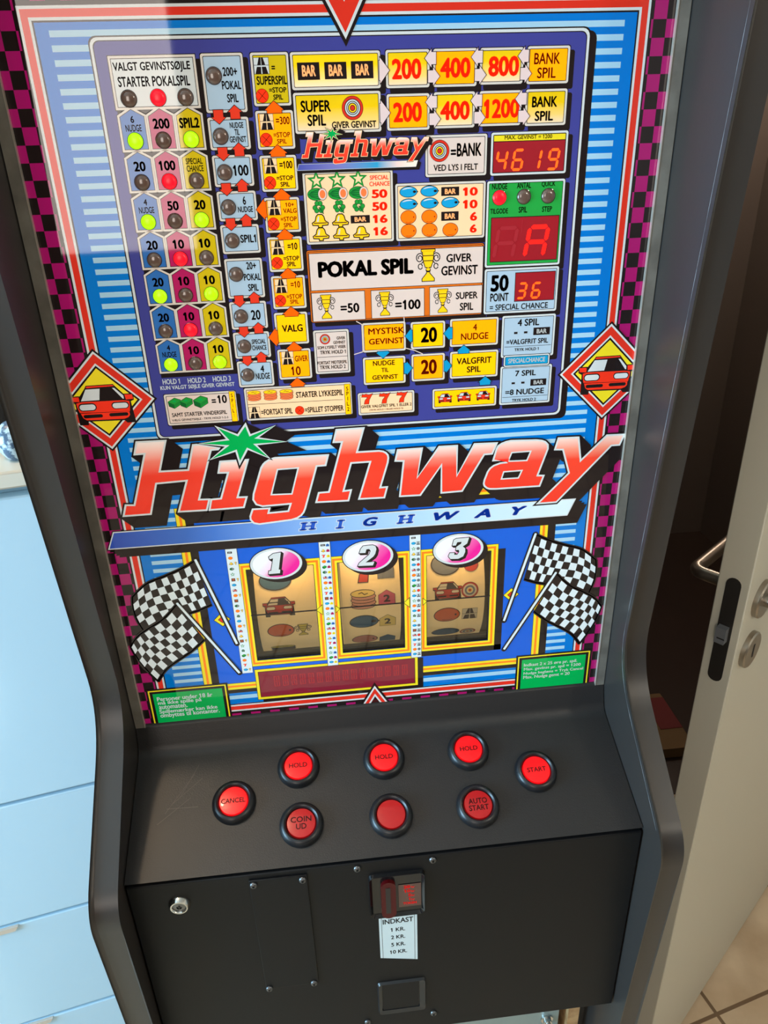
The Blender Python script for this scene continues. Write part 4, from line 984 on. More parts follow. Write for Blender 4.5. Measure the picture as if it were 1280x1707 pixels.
# ---- the road signs with cars, triangle signs top and bottom
def sign(c, name, cars):
    a = Art()
    for i, (r, m_) in enumerate(((.0502, K), (.0478, WHT), (.0453, RED), (.0366, WHT), (.0344, K), (.0320, YEL))):
        p = [(c[0] - r, c[1]), (c[0], c[1] - r), (c[0] + r, c[1]), (c[0], c[1] + r)]
        for ax, lim, less in ((0, .2715, True), (0, -.2715, False), (1, GT, True), (1, GB - .006, False)): p = clip(p, ax, lim, less)
        a.poly(p, m_, 15 + i * .5)
    if cars:
        n0 = len(a.v); car(a, (c[0], c[1] - .003), .0290, 18.5)
        lim = .2715
        for i in range(n0, len(a.v)):
            x, y, z = a.v[i]; a.v[i] = (max(-lim, min(lim, x)), y, z)
    return a.build(name, GP)
sg_u, sg_v = .2449, .0055
sign((-sg_u, sg_v), 'car_sign', True); sign((sg_u, sg_v), 'car_sign', True)
def yield_sign(tip, sg, rings):
    a = Art(); kk = .56
    p = [tip, (tip[0] + kk * .1, tip[1] + sg * .1), (tip[0] - kk * .1, tip[1] + sg * .1)]
    for i, (d, m_) in enumerate(rings):
        q = offset(p, -d)
        for ax, lim, less in ((1, GT, True), (1, GB - .006, False)): q = clip(q, ax, lim, less)
        a.poly(q, m_, 15 + i * .5)
    a.build('triangle_sign', GP)
yield_sign(T('B', 470, 175), 1, ((-.0025, K), (0, WHT), (.0022, RED), (.0122, WHT), (.0145, K), (.0165, YEL)))
yield_sign(T('J', 897, 1050), -1, ((-.0025, K), (0, WHT), (.0020, RED), (.0058, WHT), (.0078, K)))

# ---- checkered flags
def qb(pts, t):
    n = len(pts) - 1; x = t * n; i = min(int(x), n - 1); f = x - i
    p = [pts[max(i - 1, 0)], pts[i], pts[i + 1], pts[min(i + 2, n)]]
    return tuple(.5 * (2 * p[1][d] + (p[2][d] - p[0][d]) * f + (2 * p[0][d] - 5 * p[1][d] + 4 * p[2][d] - p[3][d]) * f * f + (3 * p[1][d] - p[0][d] - 3 * p[2][d] + p[3][d]) * f ** 3) for d in (0, 1))
FL = [([(472, 128), (620, 190), (790, 240), (960, 285), (1112, 400)], [(338, 612), (470, 650), (610, 668), (850, 690), (1030, 765)], 11, 5, (462, 128), (125, 1052), 15),
      ([(690, 545), (830, 668), (985, 742), (1095, 805), (1168, 890)], [(440, 955), (570, 1050), (700, 1115), (840, 1195), (925, 1300)], 10, 5, (677, 540), (125, 1355), 19)]
for mir in (1, -1):
    for tp_, bt_, nc, nr, p0, p1, lay in FL:
        a = Art(); Q = lambda x, y: ((mir * T('R8', x, y)[0]), T('R8', x, y)[1])
        tt = [Q(*p) for p in tp_]; bb = [Q(*p) for p in bt_]
        def at(s, t):
            A, B_ = qb(tt, s), qb(bb, s); bow = math.sin(math.pi * t) * .0035 * s * mir
            return (A[0] + (B_[0] - A[0]) * t + bow, A[1] + (B_[1] - A[1]) * t)
        for i in range(20):
            p = [at(i / 20, 0), at((i + 1) / 20, 0)] + [at((i + 1) / 20, k / 6) for k in range(1, 7)] + [at(i / 20, 1 - k / 6) for k in range(0, 6)]
            a.poly(p, K, lay)
        edge = [at(k / 20, 0) for k in range(21)] + [at(1, k / 6) for k in range(1, 7)] + [at(1 - k / 20, 1) for k in range(1, 21)]
        a.line(edge, .0028, K, lay)
        for i in range(nc):
            for j in range(nr):
                if (i + j) % 2: 
                    e = .004; s0_, s1_, t0_, t1_ = .03 + .94 * i / nc, .03 + .94 * (i + 1) / nc, .05 + .9 * j / nr, .05 + .9 * (j + 1) / nr
                    a.poly([at(s0_, t0_), at(s1_, t0_), at(s1_, t1_), at(s0_, t1_)], SB, lay + 1)
        A, B_ = Q(*p0), Q(*p1); a.line([A, B_], .0062, K, lay + 1.5); a.el(A[0], A[1], .0031, .0031, K, lay + 1.5, 12); a.el(B_[0], B_[1], .0031, .0031, K, lay + 1.5, 12)
        a.line([A, B_], .0027, SB, lay + 2); a.el(A[0], A[1], .00135, .00135, SB, lay + 2, 10)
        a.build('checkered_flag', GP)

# ---- green notice labels
def notice(b, vw, lines):
    a = Art(); a.rect(grow(b, .0022), K, 14); a.rect(b, YLN, 15); a.rect(grow(b, -.0016), K, 15.5); a.rect(grow(b, -.0048), GRN, 16)
    for t, bx in lines: a.tx(vw, t, bx, WHT, .012, 17)
    a.build('notice_label', GP)
l = T('X', 246, 1152); r_ = T('X', 378.5, 1160); t_ = T('X', 376, 1140)
notice((l[0], GB - .007, T('X', 376, 1141)[0], l[1]), 'G1', [('Personer under 18 år', (292, 440, 957, 428)), ('må ikke spille på', (303, 488, 830, 496)), ('automaten.', (316, 540, 662, 553)), ('Spillemærker kan ikke', (322, 590, 1018, 582)), ('ombyttes til kontanter.', (332, 632, 1045, 630))])
l = T('X', 863.5, 1095); r_ = T('X', 983.5, 1084)
notice((l[0], GB - .007, r_[0], l[1]), 'G2', [('Indkast 2 x 25 øre pr. spil.', (93, 325, 720, 314)), ('Max. gevinst pr. spil = 1200', (92, 376, 762, 357)), ('Nudge baglæns = Tryk Cancel', (88, 427, 790, 402)), ('Max. Nudge gemt = 20', (85, 470, 630, 466))])

# ---- the big lettering
LET = [('Q7', [(120, 160), (357, 148), (312, 383), (515, 372), (550, 182), (600, 178), (770, 205), (752, 228), (700, 232), (690, 268), (612, 597), (690, 595), (668, 690), (440, 703), (500, 467), (283, 488), (243, 720), (20, 737), (38, 640), (106, 640), (180, 262), (103, 268)], []),
       ('Q7', [(757, 308), (985, 293), (905, 580), (975, 577), (950, 668), (675, 690), (690, 597), (765, 590), (815, 405), (742, 407)], []),
       ('Q8', [(230, 245), (595, 225), (575, 305), (515, 310), (440, 590), (430, 615), (412, 637), (385, 655), (345, 668), (130, 697), (90, 690), (66, 665), (63, 640), (80, 588), (205, 580), (197, 612), (318, 600), (330, 562), (150, 578), (105, 565), (82, 530), (85, 490), (135, 315), (150, 290), (165, 275), (195, 256)], [[(254, 332), (382, 322), (342, 486), (215, 491)]]),
       ('Q8', [(637, 58), (832, 45), (787, 206), (925, 198), (955, 202), (975, 212), (990, 228), (994, 250), (990, 282), (942, 442), (988, 438), (966, 520), (785, 530), (860, 282), (745, 290), (697, 465), (748, 458), (727, 540), (500, 552), (520, 478), (588, 472), (672, 150), (615, 152)], []),
       ('R1', [(125, 280), (378, 262), (325, 545), (528, 248), (716, 238), (708, 525), (870, 222), (1105, 212), (1052, 332), (975, 338), (760, 693), (545, 712), (550, 450), (355, 733), (143, 745), (180, 402), (98, 402)], []),
       ('R2', [(140, 325), (170, 225), (185, 198), (215, 178), (250, 164), (290, 155), (490, 150), (535, 154), (565, 165), (588, 190), (588, 225), (508, 430), (558, 430), (520, 525), (170, 548), (120, 548), (95, 540), (74, 522), (68, 500), (74, 470), (100, 405), (120, 376), (150, 353), (205, 332), (255, 326), (258, 317)], [[(300, 260), (438, 250), (412, 312), (276, 318)], [(237, 412), (368, 402), (345, 450), (222, 458)]]),
       ('R2', [(660, 135), (830, 128), (845, 305), (1045, 112), (1195, 105), (1150, 200), (1085, 205), (650, 652), (485, 665), (740, 415), (695, 238), (628, 238)], [])]
STAR = [(958, 15), (995, 105), (1190, 35), (1060, 130), (1275, 163), (1045, 190), (1150, 295), (975, 225), (912, 345), (880, 240), (680, 305), (800, 200), (595, 178), (808, 142), (720, 40), (895, 105)]
polys = [([T(v, x, y) for x, y in p], [[T(v, x, y) for x, y in h] for h in hs]) for v, p, hs in LET]
starp = [T('Q7', x, y) for x, y in STAR]
barp = [T('R3', 68, 245), T('R3', 38, 350), T('R2', 735, 754), T('R2', 805, 614)]
barp[0] = (barp[0][0], (barp[0][1] + barp[3][1]) / 2); barp[3] = (barp[3][0], barp[0][1]); barp[1] = (barp[1][0], (barp[1][1] + barp[2][1]) / 2); barp[2] = (barp[2][0], barp[1][1])
sa_, sb_ = T('Q7', 243, 720), T('Q7', 345, 810); sc_, sd_ = T('Q7', 357, 148), T('Q7', 468, 208)
SHX, SHY = ((sb_[0] - sa_[0]) + (sd_[0] - sc_[0])) / 2, ((sb_[1] - sa_[1]) + (sd_[1] - sc_[1])) / 2
def logo(name, f, k, lay, e, letters, tag_):
    a = Art(); o_w, o_k = .0019 * k, .0016 * k
    n = 24
    for i in range(n + 1):
        dx, dy = SHX * k * i / n, SHY * k * i / n
        for p, hs in polys: a.poly(offset([(f(q)[0] + dx, f(q)[1] + dy) for q in p], o_k), K, lay + i * .015)
        a.poly([(f(q)[0] + dx * 1.6, f(q)[1] + dy * .9) for q in starp], K, lay + i * .015)
    bp = [f(q) for q in barp]
    for i in range(5): a.poly(offset([(x + .0028 * k * i, y - .0022 * k * i) for x, y in bp], .0010 * k), K, lay + .5 + i * .04)
    a.poly(bp, WHT, lay + 1); xs = [q[0] for q in bp]
    bg = grad('bar blue ' + tag_, [(0, (46, 72, 160)), (.22, (62, 110, 190)), (.45, (128, 168, 218)), (.72, (176, 206, 226)), (1, (206, 222, 226))] if letters else [(0, (66, 74, 150)), (.35, (110, 110, 170)), (.66, (40, 140, 180)), (.85, (220, 190, 180)), (1, (232, 212, 196))], 0, min(xs), max(xs), e)
    a.poly(offset(bp, -.0012 * k), bg, lay + 1.5)
    if letters:
        for v, ch, bx in (('Q8', 'H', (390, 684, 520, 726)), ('Q8', 'I', (632, 666, 705, 718)), ('Q8', 'G', (818, 650, 922, 700)), ('Q8', 'H', (1040, 636, 1168, 682)), ('R1', 'W', (480, 896, 735, 956)), ('R1', 'A', (870, 866, 1032, 938)), ('R2', 'Y', (296, 684, 416, 742))):
            b = BX(v, bx)
            if ch in 'HI':
                w, h_ = b[2] - b[0], b[3] - b[1]; sk = .26 * h_
                rs = [(.10, 0, .34, 1), (.66, 0, .90, 1), (0, 0, .44, .17), (.56, 0, 1, .17), (0, .83, .44, 1), (.56, .83, 1, 1), (.3, .41, .7, .59)] if ch == 'H' else [(.28, 0, .72, 1), (0, 0, 1, .17), (0, .83, 1, 1)]
                for g_, m_, l_ in ((.0007, WHT, lay + 2), (0, LBL, lay + 2.2)):
                    for x0, y0, x1, y1 in rs:
                        P_ = lambda x, y: (b[0] + x * (w - sk) + y * sk, b[1] + y * h_)
                        a.poly(offset([P_(x0, y0), P_(x1, y0), P_(x1, y1), P_(x0, y1)], g_) if g_ else [P_(x0, y0), P_(x1, y0), P_(x1, y1), P_(x0, y1)], m_, l_)
            else:
                a.text(ch, grow(b, .0007), WHT, lay + 2, .06, .30); a.text(ch, b, LBL, lay + 2.2, .04, .30)
    for i, (p, hs) in enumerate(polys):
        q = [f(x) for x in p]; hh = [[f(x) for x in h] for h in hs]
        a.poly(offset(q, o_k), K, lay + 3); a.poly(q, WHT if letters else CRM, lay + 3.5, hh)
        zs = [x[1] for x in q]; z0, z1 = min(zs) + FZ, max(zs) + FZ
        if i in (3, 0): z1 -= (z1 - z0) * .02
        ct = [(0, (226, 52, 34)), (.55, (230, 62, 44)), (.74, (234, 122, 104)), (.92, (236, 196, 184)), (1, (232, 214, 206))] if i in (0, 1, 4, 5) else [(0, (226, 52, 34)), (.66, (232, 64, 42)), (.82, (236, 140, 116)), (1, (236, 206, 194))]
        g = grad('letter red %s %d' % (tag_, i), ct, 2, z0, z1, e)
        a.poly(offset(q, -o_w), g, lay + 4, [offset(h, o_w * .8) for h in hh])
    sp = [f(x) for x in starp]; a.poly(offset(sp, .0016 * k), K, lay + 4.5); a.poly(sp, WHT if letters else CRM, lay + 5); a.poly(offset(sp, -.0019 * k), GRN, lay + 5.5)
    return a.build(name, GP)
logo('title_lettering', lambda q: q, 1.0, 21, .45, True, 'big')
# the same lettering printed small on the board
A0, A1 = T('Q7', 20, 737), T('R2', 1195, 105); B0, B1 = T('P1', 65, 292), T('P1', 1200, 96)
kx = (B1[0] - B0[0]) / (A1[0] - A0[0]); ky = (B1[1] - B0[1]) / (A1[1] - A0[1])
sv = barp; fm_ = lambda q: (B0[0] + (q[0] - A0[0]) * kx, B0[1] + (q[1] - A0[1]) * ky)
logo('small_title_lettering', fm_, (kx + ky) / 2, 20, .7, False, 'small')

# ---- reels behind the openings
rm = lambda n, c, e=0.22: mat('reel_' + n, c, 0.6, emit=e)
RW = rm('band', (224, 190, 130), .44); REEL = {K: rm('black', (58, 44, 36)), WHT: rm('pale', (206, 186, 150)), CUR: rm('red', (176, 54, 38)), ORG: rm('orange', (206, 92, 48)), GLD: rm('gold', (206, 176, 60))}
r_blu = rm('blue', (62, 92, 112)); r_gry = rm('grey', (104, 104, 104)); r_cop = rm('copper', (206, 140, 110)); r_mag = rm('magenta', (196, 84, 96)); r_pnk = rm('pink', (210, 126, 100)); r_yel = rm('yellow', (224, 188, 96)); r_red = REEL[CUR]; r_blk = REEL[K]; r_wht = REEL[WHT]
RR = 0.105; RYF = 0.022
rv = (HO[0][1] + HO[0][3]) / 2 - .016
def cyl_hit(px, py):
    d = ray(px, py); cy, cz = RYF + RR, rv + FZ; oy, oz = EYE.y - cy, EYE.z - cz
    A_, B_, C_ = d.y ** 2 + d.z ** 2, 2 * (oy * d.y + oz * d.z), oy * oy + oz * oz - RR * RR
    D_ = B_ * B_ - 4 * A_ * C_
    if D_ < 0: D_ = 0
    t = (-B_ - math.sqrt(D_)) / (2 * A_); p = EYE + d * t; return (p.x, RR * math.asin(max(-1, min(1, (p.z - cz) / RR))))
def drum(u, s, h):
    w = s / RR; r = RR + h; return Vector((u, RYF + RR - r * math.cos(w), rv + FZ + r * math.sin(w)))
e1 = [cyl_hit(*pix('R5', 370, 900))[0], cyl_hit(*pix('R6', 262, 850))[0], cyl_hit(*pix('R7', 838, 800))[0]]
rw = cyl_hit(*pix('R6', 885, 850))[0] - e1[1]
bands = [(e1[0], e1[0] + rw), (e1[1], e1[1] + rw), (e1[2] - rw, e1[2])]
boxm = mat('reel_housing', (40, 34, 30), 0.7)
class RArt(Art):
    def __init__(s): Art.__init__(s, lambda u, v, h: drum(u, v, h + .0009))
def RP_(v, x, y): return cyl_hit(*pix(v, x, y))
class Sub:                                # swap printing inks for the duller inks of the reel bands
    pass
REELS = []
for i, (x0, x1) in enumerate(bands):
    m = MB(); n = 64; vs = []; fs = []
    for k in range(n):
        w = 2 * math.pi * k / n
        for x in (x0, x1): vs.append(Vector((x, RYF + RR - RR * math.cos(w), rv + FZ + RR * math.sin(w))))
    for k in range(n):
        j = (k + 1) % n; fs.append((2 * k, 2 * k + 1, 2 * j + 1, 2 * j))
    m.add(vs, fs, RW); REELS.append(m.build('reel', SM, smooth=True, label='cream reel band printed with symbols'))
def rsym(i, fn, *args, **kw):
    a = RArt(); fn(a, *args, **kw)
    a.m = [REEL.get(q, q) if q in REEL else q for q in a.m]
    a.m = [r_blk if q in (BRW, DRD, K) else q for q in a.m]
    a.build('reel_symbol', REELS[i])
RC = {K: r_blk, CUR: r_red, WHT: r_wht}
rsym(0, plum, RP_('R5', 567, 560), .0172, 2, r_blu, None, False, .6)
rsym(0, car, RP_('R5', 610, 840), .0185, 2, RC)
rsym(0, orange, RP_('R5', 630, 1090), .0148, 2, REEL[ORG], .66)
rsym(0, trophy, RP_('R5', 866, 1080), .0108, .0088, 2, REEL[GLD])
rsym(0, coins, RP_('R5', 658, 1268), .0140, 2, r_blk, REEL[GLD], 5, .62)
def hs(a, c, s, m_, num):
    b = (c[0] - s, c[1] - s * .95, c[0] + s, c[1] + s * .95); p = house(b, .32); a.poly(offset(p, .0004), r_blk, 2); a.poly(p, m_, 3)
    if num: a.text('2', (c[0] - s * .42, c[1] - s * .62, c[0] + s * .42, c[1] + s * .35), r_blk, 4, .03)
rsym(1, seven, RP_('R6', 490, 462), .0128, 2, REEL[CUR]); rsym(1, hs, RP_('R6', 718, 452), .0092, r_gry, False)
rsym(1, coins, RP_('R6', 483, 755), .0138, 2, r_cop, r_yel, 5, 1.0); rsym(1, hs, RP_('R6', 733, 735), .0094, r_mag, True)
rsym(1, plum, RP_('R6', 490, 995), .0160, 2, r_blu, None, True, .56); rsym(1, hs, RP_('R6', 742, 978), .0092, r_yel, True)
rsym(1, orange, RP_('R6', 500, 1178), .0146, 2, r_pnk, .66); rsym(1, hs, RP_('R6', 740, 1162), .0092, r_blu, False)
rsym(2, plum, RP_('R7', 440, 430), .0160, 2, r_gry, None, False, .72); rsym(2, lambda a, c: (a.el(c[0], c[1], .0086, .0086, r_blk, 2), a.el(c[0], c[1], .0082, .0082, r_red, 3)), RP_('R7', 698, 428))
rsym(2, car, RP_('R7', 462, 700), .0172, 2, RC)
tcol = ((1.04, r_blk), (1.0, r_red), (.82, r_wht), (.62, r_gry), (.4, r_wht), (.3, r_yel), (.18, r_red))
rsym(2, target, RP_('R7', 688, 688), .0098, 2, 1.0, tcol)
rsym(2, orange, RP_('R7', 455, 940), .0148, 2, REEL[ORG], .7); c = RP_('R7', 686, 925); rsym(2, motorway, (c[0] - .0089, c[1] - .0082, c[0] + .0089, c[1] + .0082), 2, r_wht, r_blk)
rsym(2, plum, RP_('R7', 440, 1108), .0162, 2, r_blu, None, False, .5); rsym(2, target, RP_('R7', 663, 1100), .0094, 2, .78, tcol)
# housing and lamps behind the glass, and the clear panes of the openings
m = MB(); x0, x1 = HO[0][0] - .012, HO[2][2] + .012; z0, z1 = HO[0][1] - .07 + FZ, HO[0][3] + .065 + FZ
m.box((x0, .24, z0), (x1, .244, z1), boxm); m.box((x0, .006, z0 - .003), (x1, .244, z0), boxm); m.box((x0, .006, z1), (x1, .244, z1 + .003), boxm)
for x in (x0, (HO[0][2] + HO[1][0]) / 2, (HO[1][2] + HO[2][0]) / 2, x1): m.box((x - .0015, .006, z0), (x + .0015, .244, z1), boxm)
for h in HO: m.box((h[0] - .004, .006, h[1] - .004 + FZ), (h[2] + .004, .011, h[1] + .0035 + FZ), boxm)
m.build('reel_housing', SM)
for i, (h, pw) in enumerate(zip(HO, (.24, .22, .22))):
    o = bulb('reel_bulb', ((h[0] + h[2]) / 2, .013, h[3] + .010 + FZ), pw, (1.0, .68, .32), .006)
gm = bpy.data.materials.new('clear_pane'); gm.use_nodes = True; nt = gm.node_tree; nt.nodes.remove(nt.nodes['Principled BSDF'])
tr_, gl, fr, mxs = nt.nodes.new('ShaderNodeBsdfTransparent'), nt.nodes.new('ShaderNodeBsdfGlossy'), nt.nodes.new('ShaderNodeFresnel'), nt.nodes.new('ShaderNodeMixShader')
gl.inputs['Roughness'].default_value = .02; fr.inputs['IOR'].default_value = 1.45; tr_.inputs[0].default_value = (.93, .93, .9, 1)
nt.links.new(fr.outputs[0], mxs.inputs[0]); nt.links.new(tr_.outputs[0], mxs.inputs[1]); nt.links.new(gl.outputs[0], mxs.inputs[2]); nt.links.new(mxs.outputs[0], nt.nodes['Material Output'].inputs[0])
for h in HO:
    m = MB(); m.box((h[0], .0008, h[1] + FZ), (h[2], .0030, h[3] + FZ), gm); m.build('window_pane', GP)

# ---- metal trim around the glass
tm = mat('worn_trim_metal', (150, 144, 134), 0.42, metal=0.35, var=(30, (122, 116, 108)), bump=(60, 0.15, 0.0006)); tb = mat('trim_bright_edge', (222, 214, 200), 0.3, metal=0.6)
m = MB()
for sx in (-1, 1):
    m.box((min(sx * .2715, sx * .2822), -.0042, GB - .002 + FZ), (max(sx * .2715, sx * .2822), -.0012, GT + .012 + FZ), tm); m.box((min(sx * .2711, sx * .2718), -.0046, GB - .002 + FZ), (max(sx * .2711, sx * .2718), -.0008, GT + FZ), tb)
m.box((-.2822, -.0042, GT + FZ), (.2822, -.0012, GT + .012 + FZ), tm)
m.build('metal_trim', SM, label='worn metal strip framing the glass')

# ---- sloping control panel
Pa, Pb, Pc = (-.003, GB), (-.013, -.420), (-.146, -.474)
ctl = curve_pts([(.004, GB + .001), Pa, Pb, Pc], {1: .003, 2: .010}, 5)
m = MB(); pts = [(y, z + FZ) for y, z in ctl] + [(-.135, -.486 + FZ), (.004, -.44 + FZ)]
m.prism(pts, 0, -XI + .001, XI - .001, pan)
# scratches
sc = mat('scratch', (96, 90, 86), 0.5)
CT = Vector((0, Pb[0] - Pc[0], Pb[1] - Pc[1])).normalized(); CN = Vector((1, 0, 0)).cross(CT).normalized()
CN = CN if CN.z > 0 else -CN
CO = Vector((0, Pb[0], Pb[1] + FZ))
def slope(u, v, h): return CO + Vector((u, 0, 0)) + CT * v + CN * h
def sl(px, py): p = hit(px, py, CO, CN) - CO; return (p.x, p.dot(CT))
for (ax, ay), (bx_, by) in (((275, 1357), (325, 1290)), ((288, 1340), (338, 1297)), ((278, 1349), (330, 1345)), ((262, 1375), (318, 1330)), ((300, 1330), (332, 1275))):
    A_, B_ = sl(ax, ay), sl(bx_, by); l = math.dist(A_, B_); nx, ny = -(B_[1] - A_[1]) / l * .00022, (B_[0] - A_[0]) / l * .00022
    m.add([slope(A_[0] + nx, A_[1] + ny, .0002), slope(A_[0] - nx, A_[1] - ny, .0002), slope(B_[0] - nx, B_[1] - ny, .0002), slope(B_[0] + nx, B_[1] + ny, .0002)], [(0, 1, 2, 3)], sc)
CP = m.build('control_panel', SM, smooth=True)
bez = mat('button_bezel', (26, 27, 30), 0.34); caplit = mat('button_lit_red', (150, 4, 8), 0.3, emit=0.95, ergb=(255, 10, 20), coat=.2); capdim = mat('button_red', (170, 14, 18), 0.3, emit=0.25, ergb=(190, 16, 20), coat=.3); bl = mat('button_letters', (84, 4, 6), 0.5)
for x, y, t, lit in ((497, 1276, 'HOLD', 1), (640, 1262, 'HOLD', 1), (781, 1248, 'HOLD', 1), (894, 1283, 'START', 1), (389, 1335, 'CANCEL', 1), (502, 1372, 'COIN/UD', 0), (652, 1357, '', 0), (797, 1341, 'AUTO/START', 0)):
    p = hit(x, y, CO + CN * .006, CN) - CN * .006 - CO; u, v = p.x, p.dot(CT); O = slope(u, v, 0)
    m = MB(); m.lathe([(.0246, 0), (.0244, .0025), (.0232, .0058), (.0212, .0082), (.0192, .0088), (.0176, .0078), (.0166, .0056), (.0164, .003)], O, CN, bez, 44, cap=False)
    bt = m.build('push_button', SM, smooth=True, label='black ringed push button with %s red cap' % ('lit' if lit else 'unlit'))
    m = MB(); m.lathe([(.0160, .002), (.0160, .0058), (.0154, .0066), (.0120, .0070), (.004, .0072), (.0003, .0072)], O, CN, caplit if lit else capdim, 40)
    cp = m.build('button_cap', bt, smooth=True, label=None)
    if t:
        a = Art(lambda uu, vv, h: slope(u + uu, v + vv, h + .0072)); ls = t.split('/')
        if len(ls) == 1: w = {'HOLD': .0105, 'START': .0112, 'CANCEL': .0135}[t]; a.text(t, (-w, -.0028, w, .0028), bl, 3, .01)
        else:
            for i, s_ in enumerate(ls): w = {'COIN': .0115, 'UD': .0058, 'AUTO': .0106, 'START': .0112}[s_]; y_ = .0038 if i == 0 else -.0038; a.text(s_, (-w, y_ - .0031, w, y_ + .0031), bl, 3, .012)
        a.build('lettering', bt)

# ---- lower door with lock, cover plate, coin entry, price sticker and coin return
DY = -.1475; LZ0, LZ1 = -.7955, -.478
m = MB(); m.box((-XI + .002, DY, LZ0 + FZ), (XI - .002, DY + .016, LZ1 + FZ), dorm)
LD = m.build('lower_door', SM, bevel=.0012)
def dp(v, x, y): p = hit(*pix(v, x, y), (0, DY, 0), (0, 1, 0)); return (p.x, p.z)
def front(u, v, h): return Vector((u, DY - h, v))
scm = mat('screw_metal', (110, 112, 116), 0.3, metal=1.0)
def screw(v, x, y, parent, h0=0.0):
    u, z = dp(v, x, y); m = MB(); m.lathe([(.0042, 0), (.0042, .0006), (.0036, .0020), (.0022, .0028), (.0014, .0029), (.0013, .0012), (.0002, .0012)], (u, DY - h0, z), (0, -1, 0), scm, 20); m.build('screw', parent, smooth=True)
for v, x, y in (('L', 1140, 762), ('M', 282, 658), ('M', 285, 1252), ('M', 30, 1287)): screw(v, x, y, LD)
u, z = dp('X', 299.5, 1507)
chrome = mat('chrome', (200, 198, 194), 0.15, metal=1.0)
m = MB(); m.lathe([(.0118, 0), (.0118, .0012), (.0092, .0052), (.0078, .0054), (.0070, .0046), (.0068, .003)], (u, DY, z), (0, -1, 0), chrome, 36, cap=False); m.lathe([(.0068, .001), (.0066, .0038), (.0030, .0042), (.0028, .003), (.0004, .003)], (u, DY, z), (0, -1, 0), steel2, 28); m.box((u - .0008, DY - .0046, z - .0026), (u + .0008, DY - .0030, z + .0026), blackm)
m.build('lock', SM, smooth=True, label='round chrome key lock')
c4 = [dp('L', 680, 812), dp('L', 930, 780), dp('L', 972, 1243), dp('L', 750, 1272)]
pu0, pu1 = (c4[0][0] + c4[3][0]) / 2, (c4[1][0] + c4[2][0]) / 2; pz1, pz0 = (c4[0][1] + c4[1][1]) / 2, (c4[2][1] + c4[3][1]) / 2
m = MB(); m.box((pu0, DY - .0022, pz0), (pu1, DY, pz1), dorm); CV = m.build('cover_plate', SM, bevel=.0008, label='rectangular black cover plate held by four screws')
for x, y in ((698, 825), (907, 802), (766, 1265), (956, 1241)): screw('L', x, y, CV, .0022)
# coin entry
b0, b1 = dp('M', 30, 718), dp('M', 252, 855); cz1, cz0 = b0[1], b1[1]; cu0, cu1 = b0[0], b1[0]
gloss = mat('gloss_black_plastic', (20, 20, 22), 0.14)
m = MB(); pr = rrect((cu0, cz0, cu1, cz1), .006, 5); pi_ = rrect(grow((cu0, cz0, cu1, cz1), -.004), .004, 5); n = len(pr)
vs = [Vector((p[0], DY, p[1])) for p in pr] + [Vector((p[0], DY - .0045, p[1])) for p in [((q[0] - (cu0 + cu1) / 2) * .97 + (cu0 + cu1) / 2, (q[1] - (cz0 + cz1) / 2) * .97 + (cz0 + cz1) / 2) for q in pr]] + [Vector((p[0], DY - .0012, p[1])) for p in pi_]
fs = [(i, (i + 1) % n, n + (i + 1) % n, n + i) for i in range(n)] + [(n + i, n + (i + 1) % n, 2 * n + (i + 1) % n, 2 * n + i) for i in range(n)] + [tuple(range(2 * n, 3 * n))]
m.add(vs, fs, gloss); CS = m.build('coin_entry', SM, smooth=True, label='glossy black coin entry with a red slot and prices')
drk = mat('translucent_dark_red', (62, 4, 8), 0.3, emit=0.05, ergb=(160, 10, 14), spec=0.25)
s0_, s1_ = dp('M', 78, 735), dp('M', 140, 865); b = (s0_[0], s1_[1], s1_[0], s0_[1])
m = MB(); m.prism(rrect(b, .009, 6), 1, DY - .0058, DY - .001, drk); sl_ = m.build('slot_surround', CS, bevel=.003, seg=3)
m = MB(); mc = (b[0] + b[2]) / 2; m.box((mc - .0032, DY - .0062, b[1] + .009), (mc + .0022, DY - .0057, b[3] - .008), mat('slot_dark', (30, 24, 24), 0.4)); m.build('coin_slot', CS)
s0_, s1_ = dp('M', 148, 752), dp('M', 236, 828); b = (s0_[0], s1_[1], s1_[0], s0_[1])
a = Art(front); a.rect(b, mat('price_window', (52, 10, 12), 0.2, emit=.12, ergb=(110, 8, 10), coat=1), 40)
pl = mat('price_letters', (214, 40, 36), 0.5, emit=.35, ergb=(220, 30, 30)); H_ = b[3] - b[1]; Wd = b[2] - b[0]
for i, (t, w, x) in enumerate((('20', .30, .22), ('10', .28, .25), ('5', .13, .42), ('1', .07, .45), ('TOKEN', .62, .18))):
    y1_ = b[3] - H_ * (.05 + i * .185); hh = H_ * (.135 if i < 4 else .11); a.text(t, (b[0] + Wd * x, y1_ - hh, b[0] + Wd * (x + w), y1_), pl, 42, .03)
    if i < 4: a.text('kr', (b[0] + Wd * .57, y1_ - hh, b[0] + Wd * .73, y1_ - hh * .3), pl, 42, .02)
a.build('price_window', CS)
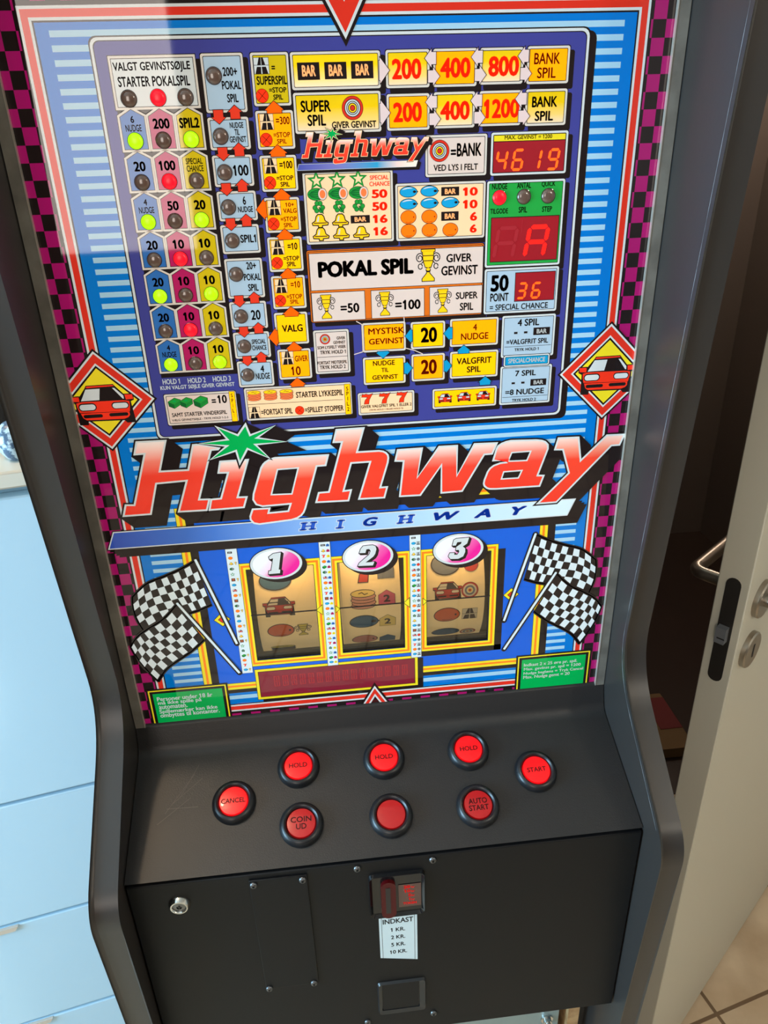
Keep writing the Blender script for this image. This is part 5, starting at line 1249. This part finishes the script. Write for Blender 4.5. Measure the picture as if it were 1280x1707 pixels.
# sticker
tl, br_ = dp('M', 72, 882), dp('M', 224, 1080); b = (tl[0], dp('M', 150, 1084)[1], br_[0], dp('M', 150, 868)[1])
stk = mat('white_sticker', (208, 224, 228), 0.5); ik = mat('sticker_ink', (30, 30, 34), 0.6)
a = Art(front); p = loop(b); p = [(b[0], b[1]), (b[2], b[1]), (b[2], b[3] - .002), (b[2] - .002, b[3]), (b[0] + .003, b[3]), (b[0], b[3] - .004)]
a.poly(p, stk, 5); a.ring((b[0] + .0028, b[1], b[2] - .0028, b[3] - .004), .0005, ik, 6)
Wd, H_ = b[2] - b[0], (b[3] - b[1]) * .945
for t, x0_, x1_, y0_, y1_ in (('INDKAST', .10, .90, .075, .165), ('1 KR.', .30, .68, .245, .315), ('2 KR.', .30, .68, .385, .455), ('5 KR.', .30, .68, .525, .595), ('10 KR.', .26, .72, .665, .735)):
    a.text(t, (b[0] + Wd * x0_, b[3] - H_ * y1_, b[0] + Wd * x1_, b[3] - H_ * y0_), ik, 6, .014)
ST = a.build('price_sticker', SM, label='white price sticker listing coin values')
t0_, t1_ = dp('M', 66, 1040), dp('M', 232, 1070); a = Art(front)
a.poly([(t0_[0], t1_[1] - .001), (t0_[0] + .0058, t1_[1] - .0085), (t1_[0], t1_[1] - .0085), (t1_[0], t1_[1] + .013), (t0_[0] + .002, t0_[1])], dorm, 9); a.build('black_tape', ST, label='strip of black tape over the lower edge')
# coin return
b0, b1 = dp('M', 66, 1138), dp('M', 257, 1232); b = (b0[0], b1[1], b1[0], dp('M', 160, 1125)[1]); ob = b; ib = (b[0] + .005, b[1] + .0085, b[2] - .0085, b[3] - .002)
m = MB(); pr = rrect(ob, .005, 5); pi_ = rrect(ib, .0015, 5); n = len(pr)
vs = [Vector((p[0], DY, p[1])) for p in pr] + [Vector((p[0], DY - .0030, p[1])) for p in rrect(grow(ob, -.0015), .004, 5)] + [Vector((p[0], DY - .0024, p[1])) for p in pi_] + [Vector((p[0], DY - .0005, p[1])) for p in pi_]
fs = [(k * n + i, k * n + (i + 1) % n, (k + 1) * n + (i + 1) % n, (k + 1) * n + i) for k in range(3) for i in range(n)] + [tuple(range(3 * n, 4 * n))]
m.add(vs, fs, mat('coin_cup_plastic', (22, 25, 30), 0.3)); CR = m.build('coin_return', SM, smooth=True, label='recessed black coin return cup')
m = MB(); m.box((ib[0] + .001, DY - .002, ib[1] + .001), (ib[2] - .001, DY - .0008, ib[3] - .001), dorm); m.build('return_flap', CR)

# ---- below the door: open base with metal plate, bolt and wooden batten
plate = mat('galvanised_plate', (150, 170, 172), 0.4, metal=0.5); wood = mat('raw_batten', (206, 164, 114), 0.7, var=(60, (176, 132, 86)))
BY = -.085
def bpnt(x, y): return hit(x, y, (0, BY, 0), (0, 1, 0))
xa_, xb_, xc_ = bpnt(930, 1700).x, bpnt(944, 1697).x, bpnt(962, 1695).x
m = MB(); m.box((-XI + .01, BY, .08), (xa_, BY + .003, FZ - .76), plate); BPL = m.build('base_plate', SM, label='grey metal plate in the open base')
p = bpnt(911, 1698); m = MB(); m.lathe([(.009, 0), (.009, .002), (.006, .002), (.006, .007), (.0035, .007), (.0033, .018), (.0005, .018)], (p.x, BY, p.z), (0, -1, 0), chrome, 20); m.build('bolt', BPL, smooth=True)
m = MB(); m.box((xb_, BY - .004, .08), (xc_, BY + .03, FZ - .76), wood); m.build('wooden_batten', SM, label='raw wood batten in the open base')
m = MB(); m.box((-XI, -.07, 0.002), (XI, .45, .08), hull); m.box((xc_ + .001, BY + .01, .08), (XI, BY + .03, FZ - .76), hull); m.build('plinth', SM)
bpy.data.objects.remove(_to)
